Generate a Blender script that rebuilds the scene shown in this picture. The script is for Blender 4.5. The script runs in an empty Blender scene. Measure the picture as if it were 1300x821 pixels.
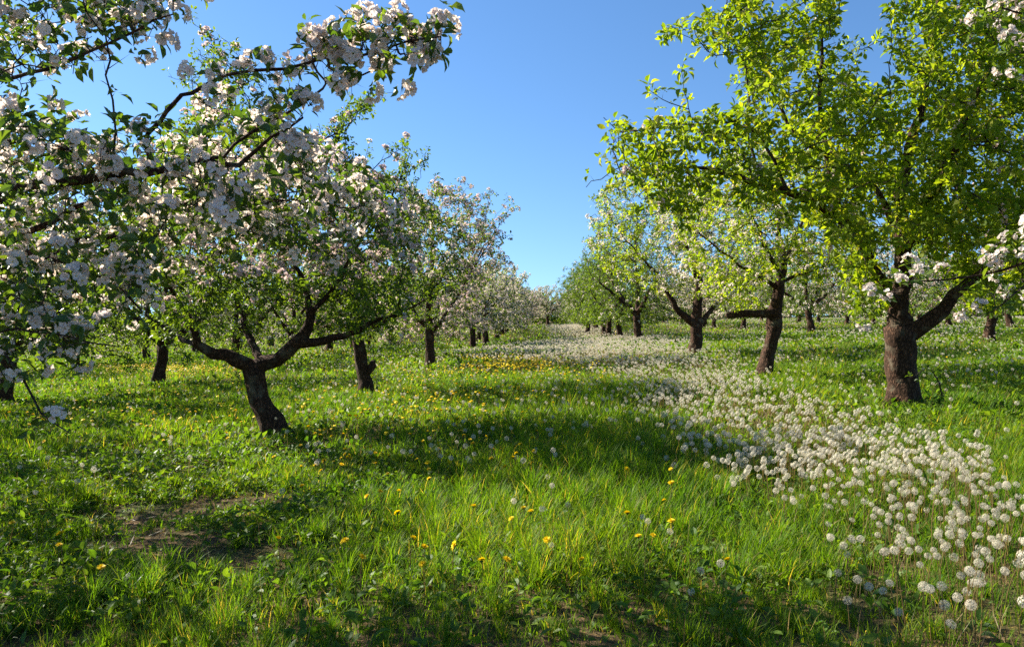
# A spring apple orchard: two rows of old trees either side of a grassy lane full of dandelions.
import bpy, math
import numpy as np

rng = np.random.default_rng(11)
SC = bpy.context.scene
COL = SC.collection
R = math.radians

# ------------------------------------------------------------------ frame of reference
F, HZ, CAMH = 940.0, 402.0, 1.5          # focal length in photo pixels, horizon row, eye height (m)
SLOPE = 0.04                              # the meadow falls gently from right to left


def gz(X, Y):
    X = np.asarray(X, float); Y = np.asarray(Y, float)
    z = SLOPE * 34 * np.tanh(X / 34)
    z = z + 0.035 * np.sin(X * 0.9 + 0.4 * Y) * np.sin(Y * 0.55 + 1.0) + 0.02 * np.sin(2.3 * X - 1.1 * Y)
    return z - 0.02


def at(x, y, Y):
    """the point at distance Y that the photo shows at pixel x, y"""
    return np.array([(x - 650) / F * Y, Y, CAMH + (HZ - y) / F * Y])


def ground_at(x, y, lift=0.0):
    """the point of the meadow (lifted by lift) that the photo shows at pixel x, y"""
    u = (np.asarray(x, float) - 650) / F; v = (HZ - np.asarray(y, float)) / F
    Y = (CAMH - lift) / np.maximum(SLOPE * u - v, 1e-3)
    for _ in range(4):
        Y = (CAMH - lift - (gz(u * Y, Y) - SLOPE * u * Y)) / np.maximum(SLOPE * u - v, 1e-3)
    return u * Y, Y


# ------------------------------------------------------------------ mesh helpers
def make_mesh(name, V, T, mats, midx=None, smooth=False):
    me = bpy.data.meshes.new(name)
    V = np.ascontiguousarray(V, np.float32); T = np.ascontiguousarray(T, np.int32)
    n, m = len(V), len(T)
    me.vertices.add(n); me.vertices.foreach_set('co', V.ravel())
    me.loops.add(m * 3); me.loops.foreach_set('vertex_index', T.ravel())
    me.polygons.add(m); me.polygons.foreach_set('loop_start', np.arange(0, m * 3, 3, dtype=np.int32))
    try:
        me.polygons.foreach_set('loop_total', np.full(m, 3, np.int32))
    except Exception:
        pass
    for mt in mats:
        me.materials.append(mt)
    if midx is not None:
        me.polygons.foreach_set('material_index', np.ascontiguousarray(midx, np.int32))
    me.polygons.foreach_set('use_smooth', np.full(m, smooth, bool))
    me.update(calc_edges=True)
    return me


def link(name, me, parent=None, loc=None):
    o = bpy.data.objects.new(name, me)
    COL.objects.link(o)
    if parent is not None:
        o.parent = parent
    if loc is not None:
        o.location = loc
    return o


def empty(name, loc, label, cat, group=None, rz=0.0):
    o = bpy.data.objects.new(name, None)
    COL.objects.link(o)
    o.empty_display_size = 0.2
    o.location = loc; o.rotation_euler = (0, 0, rz)
    o['label'] = label; o['category'] = cat
    if group:
        o['group'] = group
    return o


def copy_thing(src, loc, rz, s, label, group):
    c = src.copy(); COL.objects.link(c)
    c.location = loc; c.rotation_euler = (0, 0, rz); c.scale = s if hasattr(s, '__len__') else (s, s, s)
    c['label'] = label; c['group'] = group
    for ch in src.children:
        d = ch.copy(); COL.objects.link(d); d.parent = c
    return c


def unit(a):
    return a / np.maximum(np.linalg.norm(a, axis=-1, keepdims=True), 1e-9)


def frame_of(a):
    """two unit vectors square to each row of a"""
    h = np.where(np.abs(a[:, 2:3]) < 0.9, np.array([[0, 0, 1.0]]), np.array([[1.0, 0, 0]]))
    e1 = unit(np.cross(h, a)); e2 = np.cross(a, e1)
    return e1, e2


def stamp(tpl, tri, pos, d, n, size, width=1.0, thick=1.0):
    """copies of a template (x side, y along d, z along n) at every pos"""
    n = unit(n - (n * d).sum(1, keepdims=True) * d)
    s = np.cross(d, n)
    size = np.broadcast_to(np.asarray(size, float), (len(pos),))[:, None, None]
    width = np.broadcast_to(np.asarray(width, float), (len(pos),))[:, None, None]
    thick = np.broadcast_to(np.asarray(thick, float), (len(pos),))[:, None, None]
    V = pos[:, None, :] + size * (tpl[None, :, 0:1] * width * s[:, None, :] + tpl[None, :, 1:2] * d[:, None, :]
                                  + tpl[None, :, 2:3] * thick * n[:, None, :])
    k = len(tpl)
    T = tri[None, :, :] + (np.arange(len(pos)) * k)[:, None, None]
    return V.reshape(-1, 3), T.reshape(-1, 3)


def join(parts):
    Vs, Ts, Ms, off = [], [], [], 0
    for i, p in enumerate(parts):
        V, T = p[0], p[1]
        m = p[2] if len(p) > 2 else 0
        Vs.append(V); Ts.append(T + off); Ms.append(np.full(len(T), m)); off += len(V)
    return np.concatenate(Vs), np.concatenate(Ts), np.concatenate(Ms)


LEAF = np.array([(0, 0, 0), (-.24, .34, .07), (0, .36, -.01), (.24, .34, .07), (-.21, .68, .01), (0, .70, -.08), (.21, .68, .01), (0, 1, -.2)])
LEAF_T = np.array([(0, 2, 1), (0, 3, 2), (1, 2, 5), (1, 5, 4), (2, 3, 6), (2, 6, 5), (4, 5, 7), (5, 6, 7)])
LEAF_FAR = np.array([(0, 0, 0), (-.3, .5, .08), (.3, .5, .08), (0, 1, -.12)])
LEAF_FAR_T = np.array([(0, 3, 1), (0, 2, 3)])
PETAL = np.array([(0, 0, 0), (-.46, .52, .10), (0, .5, -.05), (.46, .52, .10), (-.32, .95, .24), (0, .97, .12), (.32, .95, .24)])
PETAL_T = np.array([(0, 2, 1), (0, 3, 2), (1, 2, 4), (2, 5, 4), (2, 3, 6), (2, 6, 5)])
PETAL_FAR = np.array([(0, 0, 0), (-.5, .62, .12), (.5, .62, .12), (0, 1, .16)])
PETAL_FAR_T = np.array([(0, 2, 1), (1, 2, 3)])


def rosettes(pos, axis, count, size, far=False, droop=0.25, seed=0, stalk=0.35):
    """leaf rosettes: `count` leaves round the axis of every spur"""
    g = np.random.default_rng(seed)
    N = len(pos)
    e1, e2 = frame_of(axis)
    az = g.uniform(0, 6.28, (N, 1)) + np.arange(count)[None, :] * 2.4 + g.normal(0, .3, (N, count))
    ti = g.uniform(.55, 1.45, (N, count))
    rad = np.cos(az)[..., None] * e1[:, None] + np.sin(az)[..., None] * e2[:, None]
    d = np.cos(ti)[..., None] * axis[:, None] + np.sin(ti)[..., None] * rad
    d[..., 2] -= droop * g.uniform(0.2, 1.3, (N, count))
    d = unit(d).reshape(-1, 3)
    n = (axis[:, None] * 0.9 - rad * .35 + g.normal(0, .4, (N, count, 3)) + np.array([0, 0, .35])).reshape(-1, 3)
    s = (size * g.uniform(.4, 1.3, (N, count))).reshape(-1)
    p = np.repeat(pos, count, 0) + d * (s * stalk)[:, None]
    keep = g.random(len(p)) < .92
    if far:
        return stamp(LEAF_FAR, LEAF_FAR_T, p[keep], d[keep], n[keep], s[keep])
    return stamp(LEAF, LEAF_T, p[keep], d[keep], n[keep], s[keep], g.uniform(.8, 1.25, keep.sum()), g.uniform(.1, 2.6, keep.sum()))


def blossom(pos, axis, flowers, size, far=False, seed=0, spread=1.25):
    """clusters of five-petalled flowers; returns petals and stamens as two (V, T)"""
    g = np.random.default_rng(seed)
    N = len(pos)
    e1, e2 = frame_of(axis)
    az = g.uniform(0, 6.28, (N, 1)) + np.arange(flowers)[None] * 2.4 + g.normal(0, .3, (N, flowers))
    ti = spread * np.sqrt((np.arange(flowers)[None] + .3) / flowers) * g.uniform(.8, 1.2, (N, flowers))
    rad = np.cos(az)[..., None] * e1[:, None] + np.sin(az)[..., None] * e2[:, None]
    fd = unit(np.cos(ti)[..., None] * axis[:, None] + np.sin(ti)[..., None] * rad).reshape(-1, 3)
    size = np.broadcast_to(np.asarray(size, float), (N,))
    sz = np.repeat(size, flowers) * g.uniform(.75, 1.15, N * flowers)
    fp = np.repeat(pos, flowers, 0) + fd * (np.repeat(size, flowers) * g.uniform(1.2, 1.9, N * flowers))[:, None]
    f1, f2 = frame_of(fd)
    pz = g.uniform(0, 6.28, (len(fp), 1)) + np.arange(5)[None] * (2 * math.pi / 5) + g.normal(0, .12, (len(fp), 5))
    pt = g.uniform(.9, 1.5, (len(fp), 1)) + g.normal(0, .15, (len(fp), 5))
    prad = np.cos(pz)[..., None] * f1[:, None] + np.sin(pz)[..., None] * f2[:, None]
    pd = unit(np.cos(pt)[..., None] * fd[:, None] + np.sin(pt)[..., None] * prad).reshape(-1, 3)
    pn = np.repeat(fd, 5, 0) - .4 * prad.reshape(-1, 3)
    pp = np.repeat(fp, 5, 0); ps = np.repeat(sz, 5) * g.uniform(.85, 1.1, len(pp))
    if far:
        return stamp(PETAL_FAR, PETAL_FAR_T, pp, pd, pn, ps * 1.1), None
    pet = stamp(PETAL, PETAL_T, pp, pd, pn, ps)
    foot = np.repeat(pos, flowers, 0); sl = np.linalg.norm(fp - foot, axis=1)
    prism = np.array([(-.5, 0, -.3), (.5, 0, -.3), (0, 0, .6), (0, 1, 0)]); prt = np.array([(0, 1, 3), (1, 2, 3), (2, 0, 3)])
    blossom.stalks = stamp(prism, prt, foot, fd, f1, sl, .004 / sl, .004 / sl)
    st = np.array([(-.12, 0, 0), (.12, 0, 0), (0, .1, .38), (0, -.1, .3), (.14, .14, .3), (-.14, .14, .34)])
    stt = np.array([(0, 1, 2), (1, 0, 3), (0, 1, 4), (0, 1, 5)])
    sta = stamp(st, stt, fp, f1, fd, sz)
    return pet, sta


# ------------------------------------------------------------------ materials
def new_mat(name):
    m = bpy.data.materials.new(name); m.use_nodes = True
    nt = m.node_tree; nt.nodes.clear()
    return m, nt, nt.nodes.new


def ramp(nt, stops, mode='LINEAR'):
    r = nt.nodes.new('ShaderNodeValToRGB'); r.color_ramp.interpolation = mode
    el = r.color_ramp.elements
    while len(el) < len(stops):
        el.new(.5)
    for e, (p, c) in zip(el, stops):
        e.position = p; e.color = (*c, 1)
    return r


def leafy(name, stops, trans_gain=(1.5, 1.35, .55), trans=.42, rough=.5, spec=.35, patch=0.0, patch_col=None, tree_var=0.12):
    """thin leaf or petal: base colour varies island by island, light comes through"""
    m, nt, N = new_mat(name); L = nt.links.new
    geo = N('ShaderNodeNewGeometry')
    cr = ramp(nt, stops); L(geo.outputs['Random Per Island'], cr.inputs['Fac'])
    col = cr.outputs['Color']
    if patch_col is not None:
        no = N('ShaderNodeTexNoise'); no.inputs['Scale'].default_value = patch; no.inputs['Detail'].default_value = 3
        L(geo.outputs['Position'], no.inputs['Vector'])
        pr = ramp(nt, [(.38, (0, 0, 0)), (.62, (1, 1, 1))]); L(no.outputs['Fac'], pr.inputs['Fac'])
        mx = N('ShaderNodeMix'); mx.data_type = 'RGBA'; mx.blend_type = 'MULTIPLY'
        L(pr.outputs['Color'], mx.inputs[0]); L(col, mx.inputs[6]); mx.inputs[7].default_value = (*patch_col, 1)
        col = mx.outputs[2]
    oi = N('ShaderNodeObjectInfo')
    mr = N('ShaderNodeMapRange'); mr.inputs['To Min'].default_value = 1 - tree_var; mr.inputs['To Max'].default_value = 1 + tree_var
    L(oi.outputs['Random'], mr.inputs['Value'])
    hs = N('ShaderNodeHueSaturation'); L(mr.outputs[0], hs.inputs['Value']); L(col, hs.inputs['Color'])
    col = hs.outputs['Color']
    p = N('ShaderNodeBsdfPrincipled'); L(col, p.inputs['Base Color']); p.inputs['Roughness'].default_value = rough
    p.inputs['Specular IOR Level'].default_value = spec
    tg = N('ShaderNodeMix'); tg.data_type = 'RGBA'; tg.blend_type = 'MULTIPLY'; tg.inputs[0].default_value = 1
    L(col, tg.inputs[6]); tg.inputs[7].default_value = (*trans_gain, 1)
    t = N('ShaderNodeBsdfTranslucent'); L(tg.outputs[2], t.inputs['Color'])
    ms = N('ShaderNodeMixShader'); ms.inputs[0].default_value = trans
    L(p.outputs[0], ms.inputs[1]); L(t.outputs[0], ms.inputs[2])
    out = N('ShaderNodeOutputMaterial'); L(ms.outputs[0], out.inputs['Surface'])
    return m


def bark_mat(name, dark, light, lichen):
    m, nt, N = new_mat(name); L = nt.links.new
    tc = N('ShaderNodeTexCoord')
    mp = N('ShaderNodeMapping'); mp.inputs['Scale'].default_value = (1, 1, .45); L(tc.outputs['Object'], mp.inputs['Vector'])
    vo = N('ShaderNodeTexVoronoi'); vo.feature = 'DISTANCE_TO_EDGE'; vo.inputs['Scale'].default_value = 26
    no = N('ShaderNodeTexNoise'); no.inputs['Scale'].default_value = 14; no.inputs['Detail'].default_value = 6
    L(mp.outputs[0], no.inputs['Vector'])
    ad = N('ShaderNodeVectorMath'); ad.operation = 'ADD'; L(mp.outputs[0], ad.inputs[0])
    sc = N('ShaderNodeVectorMath'); sc.operation = 'SCALE'; sc.inputs['Scale'].default_value = .12
    L(no.outputs['Color'], sc.inputs[0]); L(sc.outputs[0], ad.inputs[1]); L(ad.outputs[0], vo.inputs['Vector'])
    cr = ramp(nt, [(.0, tuple(.35 * c for c in dark)), (.12, dark), (.45, light)]); L(vo.outputs['Distance'], cr.inputs['Fac'])
    n2 = N('ShaderNodeTexNoise'); n2.inputs['Scale'].default_value = 5; n2.inputs['Detail'].default_value = 8
    L(tc.outputs['Object'], n2.inputs['Vector'])
    r2 = ramp(nt, [(.56, (0, 0, 0)), (.72, (1, 1, 1))]); L(n2.outputs['Fac'], r2.inputs['Fac'])
    mx = N('ShaderNodeMix'); mx.data_type = 'RGBA'; L(r2.outputs['Color'], mx.inputs[0]); L(cr.outputs['Color'], mx.inputs[6])
    mx.inputs[7].default_value = (*lichen, 1)
    mul = N('ShaderNodeMath'); mul.operation = 'MULTIPLY_ADD'; mul.inputs[1].default_value = .6
    L(vo.outputs['Distance'], mul.inputs[0]); L(no.outputs['Fac'], mul.inputs[2])
    bp = N('ShaderNodeBump'); bp.inputs['Strength'].default_value = .9; bp.inputs['Distance'].default_value = .03
    L(mul.outputs[0], bp.inputs['Height'])
    p = N('ShaderNodeBsdfPrincipled'); p.inputs['Roughness'].default_value = .9; p.inputs['Specular IOR Level'].default_value = .15
    L(mx.outputs[2], p.inputs['Base Color']); L(bp.outputs[0], p.inputs['Normal'])
    out = N('ShaderNodeOutputMaterial'); L(p.outputs[0], out.inputs['Surface'])
    return m


def plain(name, col, rough=.7, var=0.0, trans=0.0):
    return leafy(name, [(0, tuple(c * (1 - var) for c in col)), (1, tuple(min(1, c * (1 + var)) for c in col))], (1.1, 1.05, .9), trans, rough, .2)


BARK = bark_mat('apple_bark', (.050, .027, .016), (.130, .070, .043), (.13, .11, .075))
TWIG = bark_mat('twig_bark', (.060, .042, .032), (.10, .075, .055), (.11, .095, .07))
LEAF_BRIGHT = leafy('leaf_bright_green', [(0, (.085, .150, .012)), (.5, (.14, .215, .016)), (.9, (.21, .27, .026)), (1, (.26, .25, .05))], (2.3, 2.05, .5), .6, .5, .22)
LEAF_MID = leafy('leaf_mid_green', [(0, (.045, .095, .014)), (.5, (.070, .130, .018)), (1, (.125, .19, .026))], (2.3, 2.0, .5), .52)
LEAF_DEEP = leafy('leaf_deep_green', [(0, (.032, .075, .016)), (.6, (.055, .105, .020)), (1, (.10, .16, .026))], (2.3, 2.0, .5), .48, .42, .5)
PETAL_M = leafy('apple_petal', [(0, (.80, .66, .62)), (.35, (.83, .75, .70)), (1, (.86, .81, .74))], (1.05, .98, .90), .45, .6, .2)
PETAL_PINK = leafy('pink_petal', [(0, (.72, .50, .50)), (.4, (.78, .64, .62)), (1, (.84, .77, .71))], (1.05, .96, .9), .45, .6, .2)
STAMEN = plain('stamen_yellow', (.62, .50, .16), .7, .2, .2)
GRASS = leafy('grass_blade', [(0, (.046, .112, .010)), (.45, (.078, .168, .013)), (.86, (.125, .215, .019)), (.93, (.19, .20, .05)), (1, (.34, .27, .12))],
              (1.85, 1.85, .4), .52, .55, .16, .35, (1.5, 1.2, .9), 0)
WEED = leafy('weed_leaf', [(0, (.04, .10, .014)), (.5, (.07, .14, .02)), (1, (.13, .21, .03))], (1.9, 1.9, .42), .45, .5, .22, .5, (1.3, 1.1, .9), 0)
STRAW = leafy('dry_stem', [(0, (.16, .13, .05)), (.5, (.25, .17, .08)), (1, (.33, .26, .13))], (1.2, 1.1, .8), .3)
CLOCK = leafy('dandelion_down', [(0, (.54, .49, .37)), (1, (.74, .69, .57))], (1, .98, .92), .45, .8, .1)
CORE = plain('seed_core', (.24, .19, .12), .8, .3)
STEM = plain('flower_stem', (.22, .15, .055), .5, .4, .35)
YELLOW = leafy('dandelion_yellow', [(0, (.80, .58, .008)), (1, (.86, .70, .014))], (1.1, 1.0, .5), .3, .6, .2)
BRACT = plain('bract_green', (.07, .12, .03), .6, .2, .2)

# ------------------------------------------------------------------ trees


def smooth_line(P, step=.16, wob=.02, g=rng):
    """Catmull-Rom through rows of (x, y, z, r), resampled"""
    P = np.asarray(P, float)
    if len(P) < 3:
        n = max(2, int(np.linalg.norm(P[-1, :3] - P[0, :3]) / step))
        t = np.linspace(0, 1, n + 1)[:, None]
        out = P[0] + (P[-1] - P[0]) * t
    else:
        Q = np.vstack([2 * P[0] - P[1], P, 2 * P[-1] - P[-2]])
        out = [P[0]]
        for i in range(1, len(Q) - 2):
            n = max(2, int(np.linalg.norm(Q[i + 1, :3] - Q[i, :3]) / step))
            for k in range(1, n + 1):
                t = k / n
                a, b, c, d = Q[i - 1], Q[i], Q[i + 1], Q[i + 2]
                out.append(.5 * ((2 * b) + (-a + c) * t + (2 * a - 5 * b + 4 * c - d) * t * t + (-a + 3 * b - 3 * c + d) * t ** 3))
        out = np.array(out)
    out[1:-1, :3] += g.normal(0, wob, (len(out) - 2, 3))
    return out


class Skeleton:
    def __init__(self, g):
        self.P, self.par, self.r, self.tag, self.g = [], [], [], [], g

    def line(self, pts, tag, step=.16, wob=.012):
        L = smooth_line(pts, step, wob, self.g)
        if self.P:
            d = np.linalg.norm(np.array(self.P) - L[0, :3], axis=1)
            last = int(np.argmin(d))
            L = L[1:] if d[last] < .25 else L
        else:
            last = -1
        for p in L:
            self.P.append(p[:3]); self.par.append(last); self.r.append(p[3]); self.tag.append(tag)
            last = len(self.P) - 1
        return last

    def grow(self, A, step=.13, di=1.6, dk=.3, iters=90, up=.08, tag=-1, wander=.22):
        P = list(self.P); A = np.asarray(A, float)
        X = np.array(P)
        D = np.linalg.norm(A[:, None] - X[None], axis=2)
        near = D.argmin(1); dist = D.min(1)
        alive = dist > dk
        seen = set()
        for it in range(iters):
            act = alive & (dist < di * (3 if it < 25 else 1))
            if not act.any():
                break
            ids = near[act]
            v = unit(A[act] - X[ids])
            S = np.zeros_like(X); np.add.at(S, ids, v)
            u = np.unique(ids)
            d = unit(unit(S[u]) + np.array([0, 0, up]) + self.g.normal(0, wander, (len(u), 3)))
            newp = X[u] + step * d
            cnt = 0; add = []
            for i, q in zip(u, newp):
                key = (int(i), round(q[0] / .06), round(q[1] / .06), round(q[2] / .06))
                if key in seen:
                    q = q + self.g.normal(0, step * .5, 3)
                seen.add(key)
                add.append(q); self.par.append(int(i)); self.r.append(0.0); self.tag.append(tag)
            base = len(X)
            add = np.array(add)
            X = np.vstack([X, add])
            D = np.linalg.norm(A[:, None] - add[None], axis=2)
            j = D.argmin(1); dm = D[np.arange(len(A)), j]
            b = dm < dist
            near[b] = base + j[b]; dist[b] = dm[b]
            alive &= dist > dk
            if len(X) > 12000:
                break
        self.P = [p for p in X]

    def finish(self, r0=.0042, power=2.35):
        self.P = np.array(self.P); n = len(self.P)
        self.par = np.array(self.par); g = np.array(self.r, float); self.tag = np.array(self.tag)
        acc = np.zeros(n); kids = [[] for _ in range(n)]
        for i in range(n):
            if self.par[i] >= 0:
                kids[self.par[i]].append(i)
        r = np.zeros(n)
        order = np.arange(n)[::-1]
        for i in order:
            r[i] = max(acc[i] ** (1 / power) if acc[i] > 0 else r0, r0)
            if g[i] > 0:
                r[i] = g[i] if g[i] > r[i] * .75 else r[i] * .75 + .25 * g[i]
            if self.par[i] >= 0 and g[self.par[i]] == 0:
                acc[self.par[i]] += r[i] ** power
            elif self.par[i] >= 0:
                acc[self.par[i]] += r[i] ** power * .6
        self.rad = r; self.kids = kids

    def tubes(self, pick, knots=.1, far=False, minr=0.0):
        """tube mesh of all chains whose tag satisfies pick"""
        Vs, Ts, off = [], [], 0
        P, r, par, kids, tag = self.P, self.rad, self.par, self.kids, self.tag
        starts = []
        for i in range(len(P)):
            if not pick(tag[i]):
                continue
            p = par[i]
            if p < 0 or tag[p] != tag[i]:
                starts.append(i)
            else:
                same = [k for k in kids[p] if tag[k] == tag[p]]
                if max(same, key=lambda k: r[k]) != i:
                    starts.append(i)
        for s in starts:
            ch = [s]
            while True:
                nx = [k for k in kids[ch[-1]] if tag[k] == tag[ch[-1]]]
                if not nx:
                    break
                ch.append(max(nx, key=lambda k: r[k]))
            pts = [P[c] for c in ch]; rr = [r[c] for c in ch]
            if par[s] >= 0:
                pts = [P[par[s]]] + pts; rr = [min(rr[0] * 1.15, r[par[s]])] + rr
            if len(pts) < 2 or max(rr) < minr:
                continue
            pts = np.array(pts); rr = np.array(rr)
            R0 = rr.max()
            k = (16 if R0 > .09 else 9 if R0 > .035 else 6 if R0 > .014 else 4 if not far else 3)
            if R0 < .007:
                k = 3
            tan = np.gradient(pts, axis=0); tan = unit(tan)
            nrm = np.cross(tan[0], [.3, .7, .2]); nrm /= np.linalg.norm(nrm)
            ang = np.arange(k) * 2 * math.pi / k
            ring = []
            for j in range(len(pts)):
                nrm = nrm - tan[j] * nrm.dot(tan[j]); nrm /= max(np.linalg.norm(nrm), 1e-9)
                b = np.cross(tan[j], nrm)
                rad = np.full(k, rr[j])
                if R0 > .035:
                    rad = rad * (1 + knots * (np.sin(3 * ang + 2.1 * pts[j][2] * 2) * .5 + np.sin(5 * ang - 5 * pts[j][2]) * .35) + self.g.normal(0, knots * .55, k))
                ring.append(pts[j] + (np.cos(ang)[:, None] * nrm + np.sin(ang)[:, None] * b) * rad[:, None])
            V = np.concatenate(ring + [pts[-1:] + tan[-1] * rr[-1]])
            T = []
            for j in range(len(pts) - 1):
                a = j * k; i0 = np.arange(k); i1 = (i0 + 1) % k
                T.append(np.stack([a + i0, a + i1, a + k + i1], 1)); T.append(np.stack([a + i0, a + k + i1, a + k + i0], 1))
            a = (len(pts) - 1) * k; i0 = np.arange(k)
            T.append(np.stack([a + i0, a + (i0 + 1) % k, np.full(k, len(V) - 1)], 1))
            Vs.append(V); Ts.append(np.concatenate(T) + off); off += len(V)
        if not Vs:
            return None
        return np.concatenate(Vs), np.concatenate(Ts)

    def shoots(self, lines, Y, wob=.02):
        for ln in lines:
            n = len(ln)
            self.line([q4(at(x, y, Y), .007 - .004 * i / max(1, n - 1)) for i, (x, y) in enumerate(ln)], -1, .1, wob)

    def spurs(self, per=1.0, rmax=.013, off=.03, seed=1, upw=.55):
        g = np.random.default_rng(seed)
        i = np.where((self.rad < rmax) & (self.par >= 0))[0]
        k = g.poisson(per, len(i)); i = np.repeat(i, k)
        a, b = self.P[i], self.P[self.par[i]]
        p = a + (b - a) * g.random((len(i), 1))
        t = unit(a - b)
        rd = unit(g.normal(0, 1, (len(i), 3)))
        ax = unit(rd - .5 * (rd * t).sum(1, keepdims=True) * t + t * .45 + np.array([0, 0, upw]))
        L = off * g.uniform(.3, 1.0, (len(i), 1)) ** 1.5
        return p + ax * L, ax, p, L[:, 0]


MUL = 2.3


def blob(c, r, n, g, hollow=.35):
    """points through an ellipsoid, fewer towards its middle"""
    n = int(n * MUL)
    d = unit(g.normal(0, 1, (n, 3)))
    q = g.uniform(hollow ** 3, 1, (n, 1)) ** (1 / 3)
    return np.asarray(c) + d * q * np.asarray(r)


def slab(poly, n, y0, y1, g):
    """points in the part of the crown that the photo shows inside a pixel polygon, at distances y0 to y1"""
    poly = np.asarray(poly, float); lo, hi = poly.min(0), poly.max(0)
    out = []
    n = int(n * MUL)
    while len(out) < n:
        q = g.uniform(lo, hi)
        ins = False
        for (x1, ya), (x2, yb) in zip(poly, np.roll(poly, -1, 0)):
            if (ya > q[1]) != (yb > q[1]) and q[0] < (x2 - x1) * (q[1] - ya) / (yb - ya) + x1:
                ins = not ins
        if ins:
            out.append(at(q[0], q[1], g.uniform(y0, y1)))
    return np.array(out)


def gaps(A, g, n=9, r=.55):
    """take a few holes out of a crown so that sky shows through"""
    c = A[g.choice(len(A), n)]
    d = np.linalg.norm(A[:, None] - c[None], axis=2).min(1)
    return A[d > r * g.uniform(.7, 1.2, len(A))]


def build_tree(sk, base, label, group, leaf_mat, petal_mat, leaf_size, leaf_n, per, bloom, seed, far=False, fl=6, fsize=.021,
               clusters=0, bloom_at=None, rmax=.013, droop=.25, cap=None, shoot=.16, minr=0.0):
    """the tree standing on `base`: an Empty > trunk, limbs, branches, crown, blossoms"""
    base = np.asarray(base, float)
    g = np.random.default_rng(seed)
    root = empty('apple_tree', tuple(base), label, 'apple tree', group)
    t = sk.tubes(lambda q: q == 0, .13, far)
    V = t[0] - base
    e = np.clip(.35 - V[:, 2], 0, .45)[:, None] * np.array([[1, 1, 0]])          # the foot of the trunk flares into roots
    a = np.arctan2(V[:, 1], V[:, 0])[:, None]
    V = V * (1 + e * (.5 + .5 * np.sin(5 * a + seed)))
    link('trunk', make_mesh('trunk', V, t[1], [BARK], None, True), root)
    for k in sorted(set(sk.tag[sk.tag > 0])):
        t = sk.tubes(lambda q: q == k, .12, far)
        if t is not None:
            link('limb', make_mesh('limb', t[0] - base, t[1], [BARK], None, True), root)
    p, ax, foot, slen = sk.spurs(per, rmax, shoot, seed + 1)
    t = sk.tubes(lambda q: q < 0, .1, far, minr)
    prism = np.array([(-.5, 0, -.3), (.5, 0, -.3), (0, 0, .6), (0, 1, 0)]); prt = np.array([(0, 1, 3), (1, 2, 3), (2, 0, 3)])
    s1, _ = frame_of(ax)
    sh = stamp(prism, prt, foot, ax, s1, slen, (.009 if far else .005) / slen, (.009 if far else .005) / slen)
    V, T, _ = join([t, sh])
    link('branches', make_mesh('branches', V - base, T, [TWIG], None, False), root)
    w = bloom_at(p) if bloom_at is not None else np.full(len(p), bloom)
    isb = g.random(len(p)) < w
    V, T = rosettes(p, ax, leaf_n, leaf_size, far, droop, seed + 2)
    if isb.any():                                    # a few leaves under each cluster too, already in p
        pass
    link('crown', make_mesh('crown', V - base, T, [leaf_mat]), root)
    bp, bax = p[isb], ax[isb]
    if len(bp):
        bp = bp + bax * .02
        if clusters:
            # the clusters that show largest become parts of their own
            px = np.stack([bp[:, 0] / bp[:, 1] * F + 650, HZ - (bp[:, 2] - CAMH) / bp[:, 1] * F], 1)
            vis = (px[:, 0] > 5) & (px[:, 0] < 1295) & (px[:, 1] > 5) & (px[:, 1] < 735) & (bp[:, 1] > .5)
            order = np.argsort(np.where(vis, bp[:, 1], 1e6))[:min(clusters, int(vis.sum()))]
            rest = np.setdiff1d(np.arange(len(bp)), order)
            for q, i in enumerate(order):
                pet, sta = blossom(bp[i:i + 1], bax[i:i + 1], fl + int(g.integers(-1, 3)), fsize * g.uniform(.9, 1.2), False, seed * 100 + q)
                V, T, M = join([(pet[0], pet[1], 0), (sta[0], sta[1], 1), (*blossom.stalks, 2)])
                link('blossom_cluster', make_mesh('blossom_cluster', V - bp[i], T, [petal_mat, STAMEN, BRACT], M), root, tuple(bp[i] - base))
        else:
            rest = np.arange(len(bp))
        if len(rest):
            pet, sta = blossom(bp[rest], bax[rest], fl, fsize * g.uniform(.85, 1.15, len(rest)), far, seed + 3)
            if sta is None:
                o = link('blossoms', make_mesh('blossoms', pet[0] - base, pet[1], [petal_mat]), root)
            else:
                V, T, M = join([(pet[0], pet[1], 0), (sta[0], sta[1], 1), (*blossom.stalks, 2)])
                o = link('blossoms', make_mesh('blossoms', V - base, T, [petal_mat, STAMEN, BRACT], M), root)
            if clusters:
                o['kind'] = 'stuff'
    return root


def gp(X, Y):
    return np.array([X, Y, float(gz(X, Y))])


def q4(p, r):
    return (*p, r)


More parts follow.
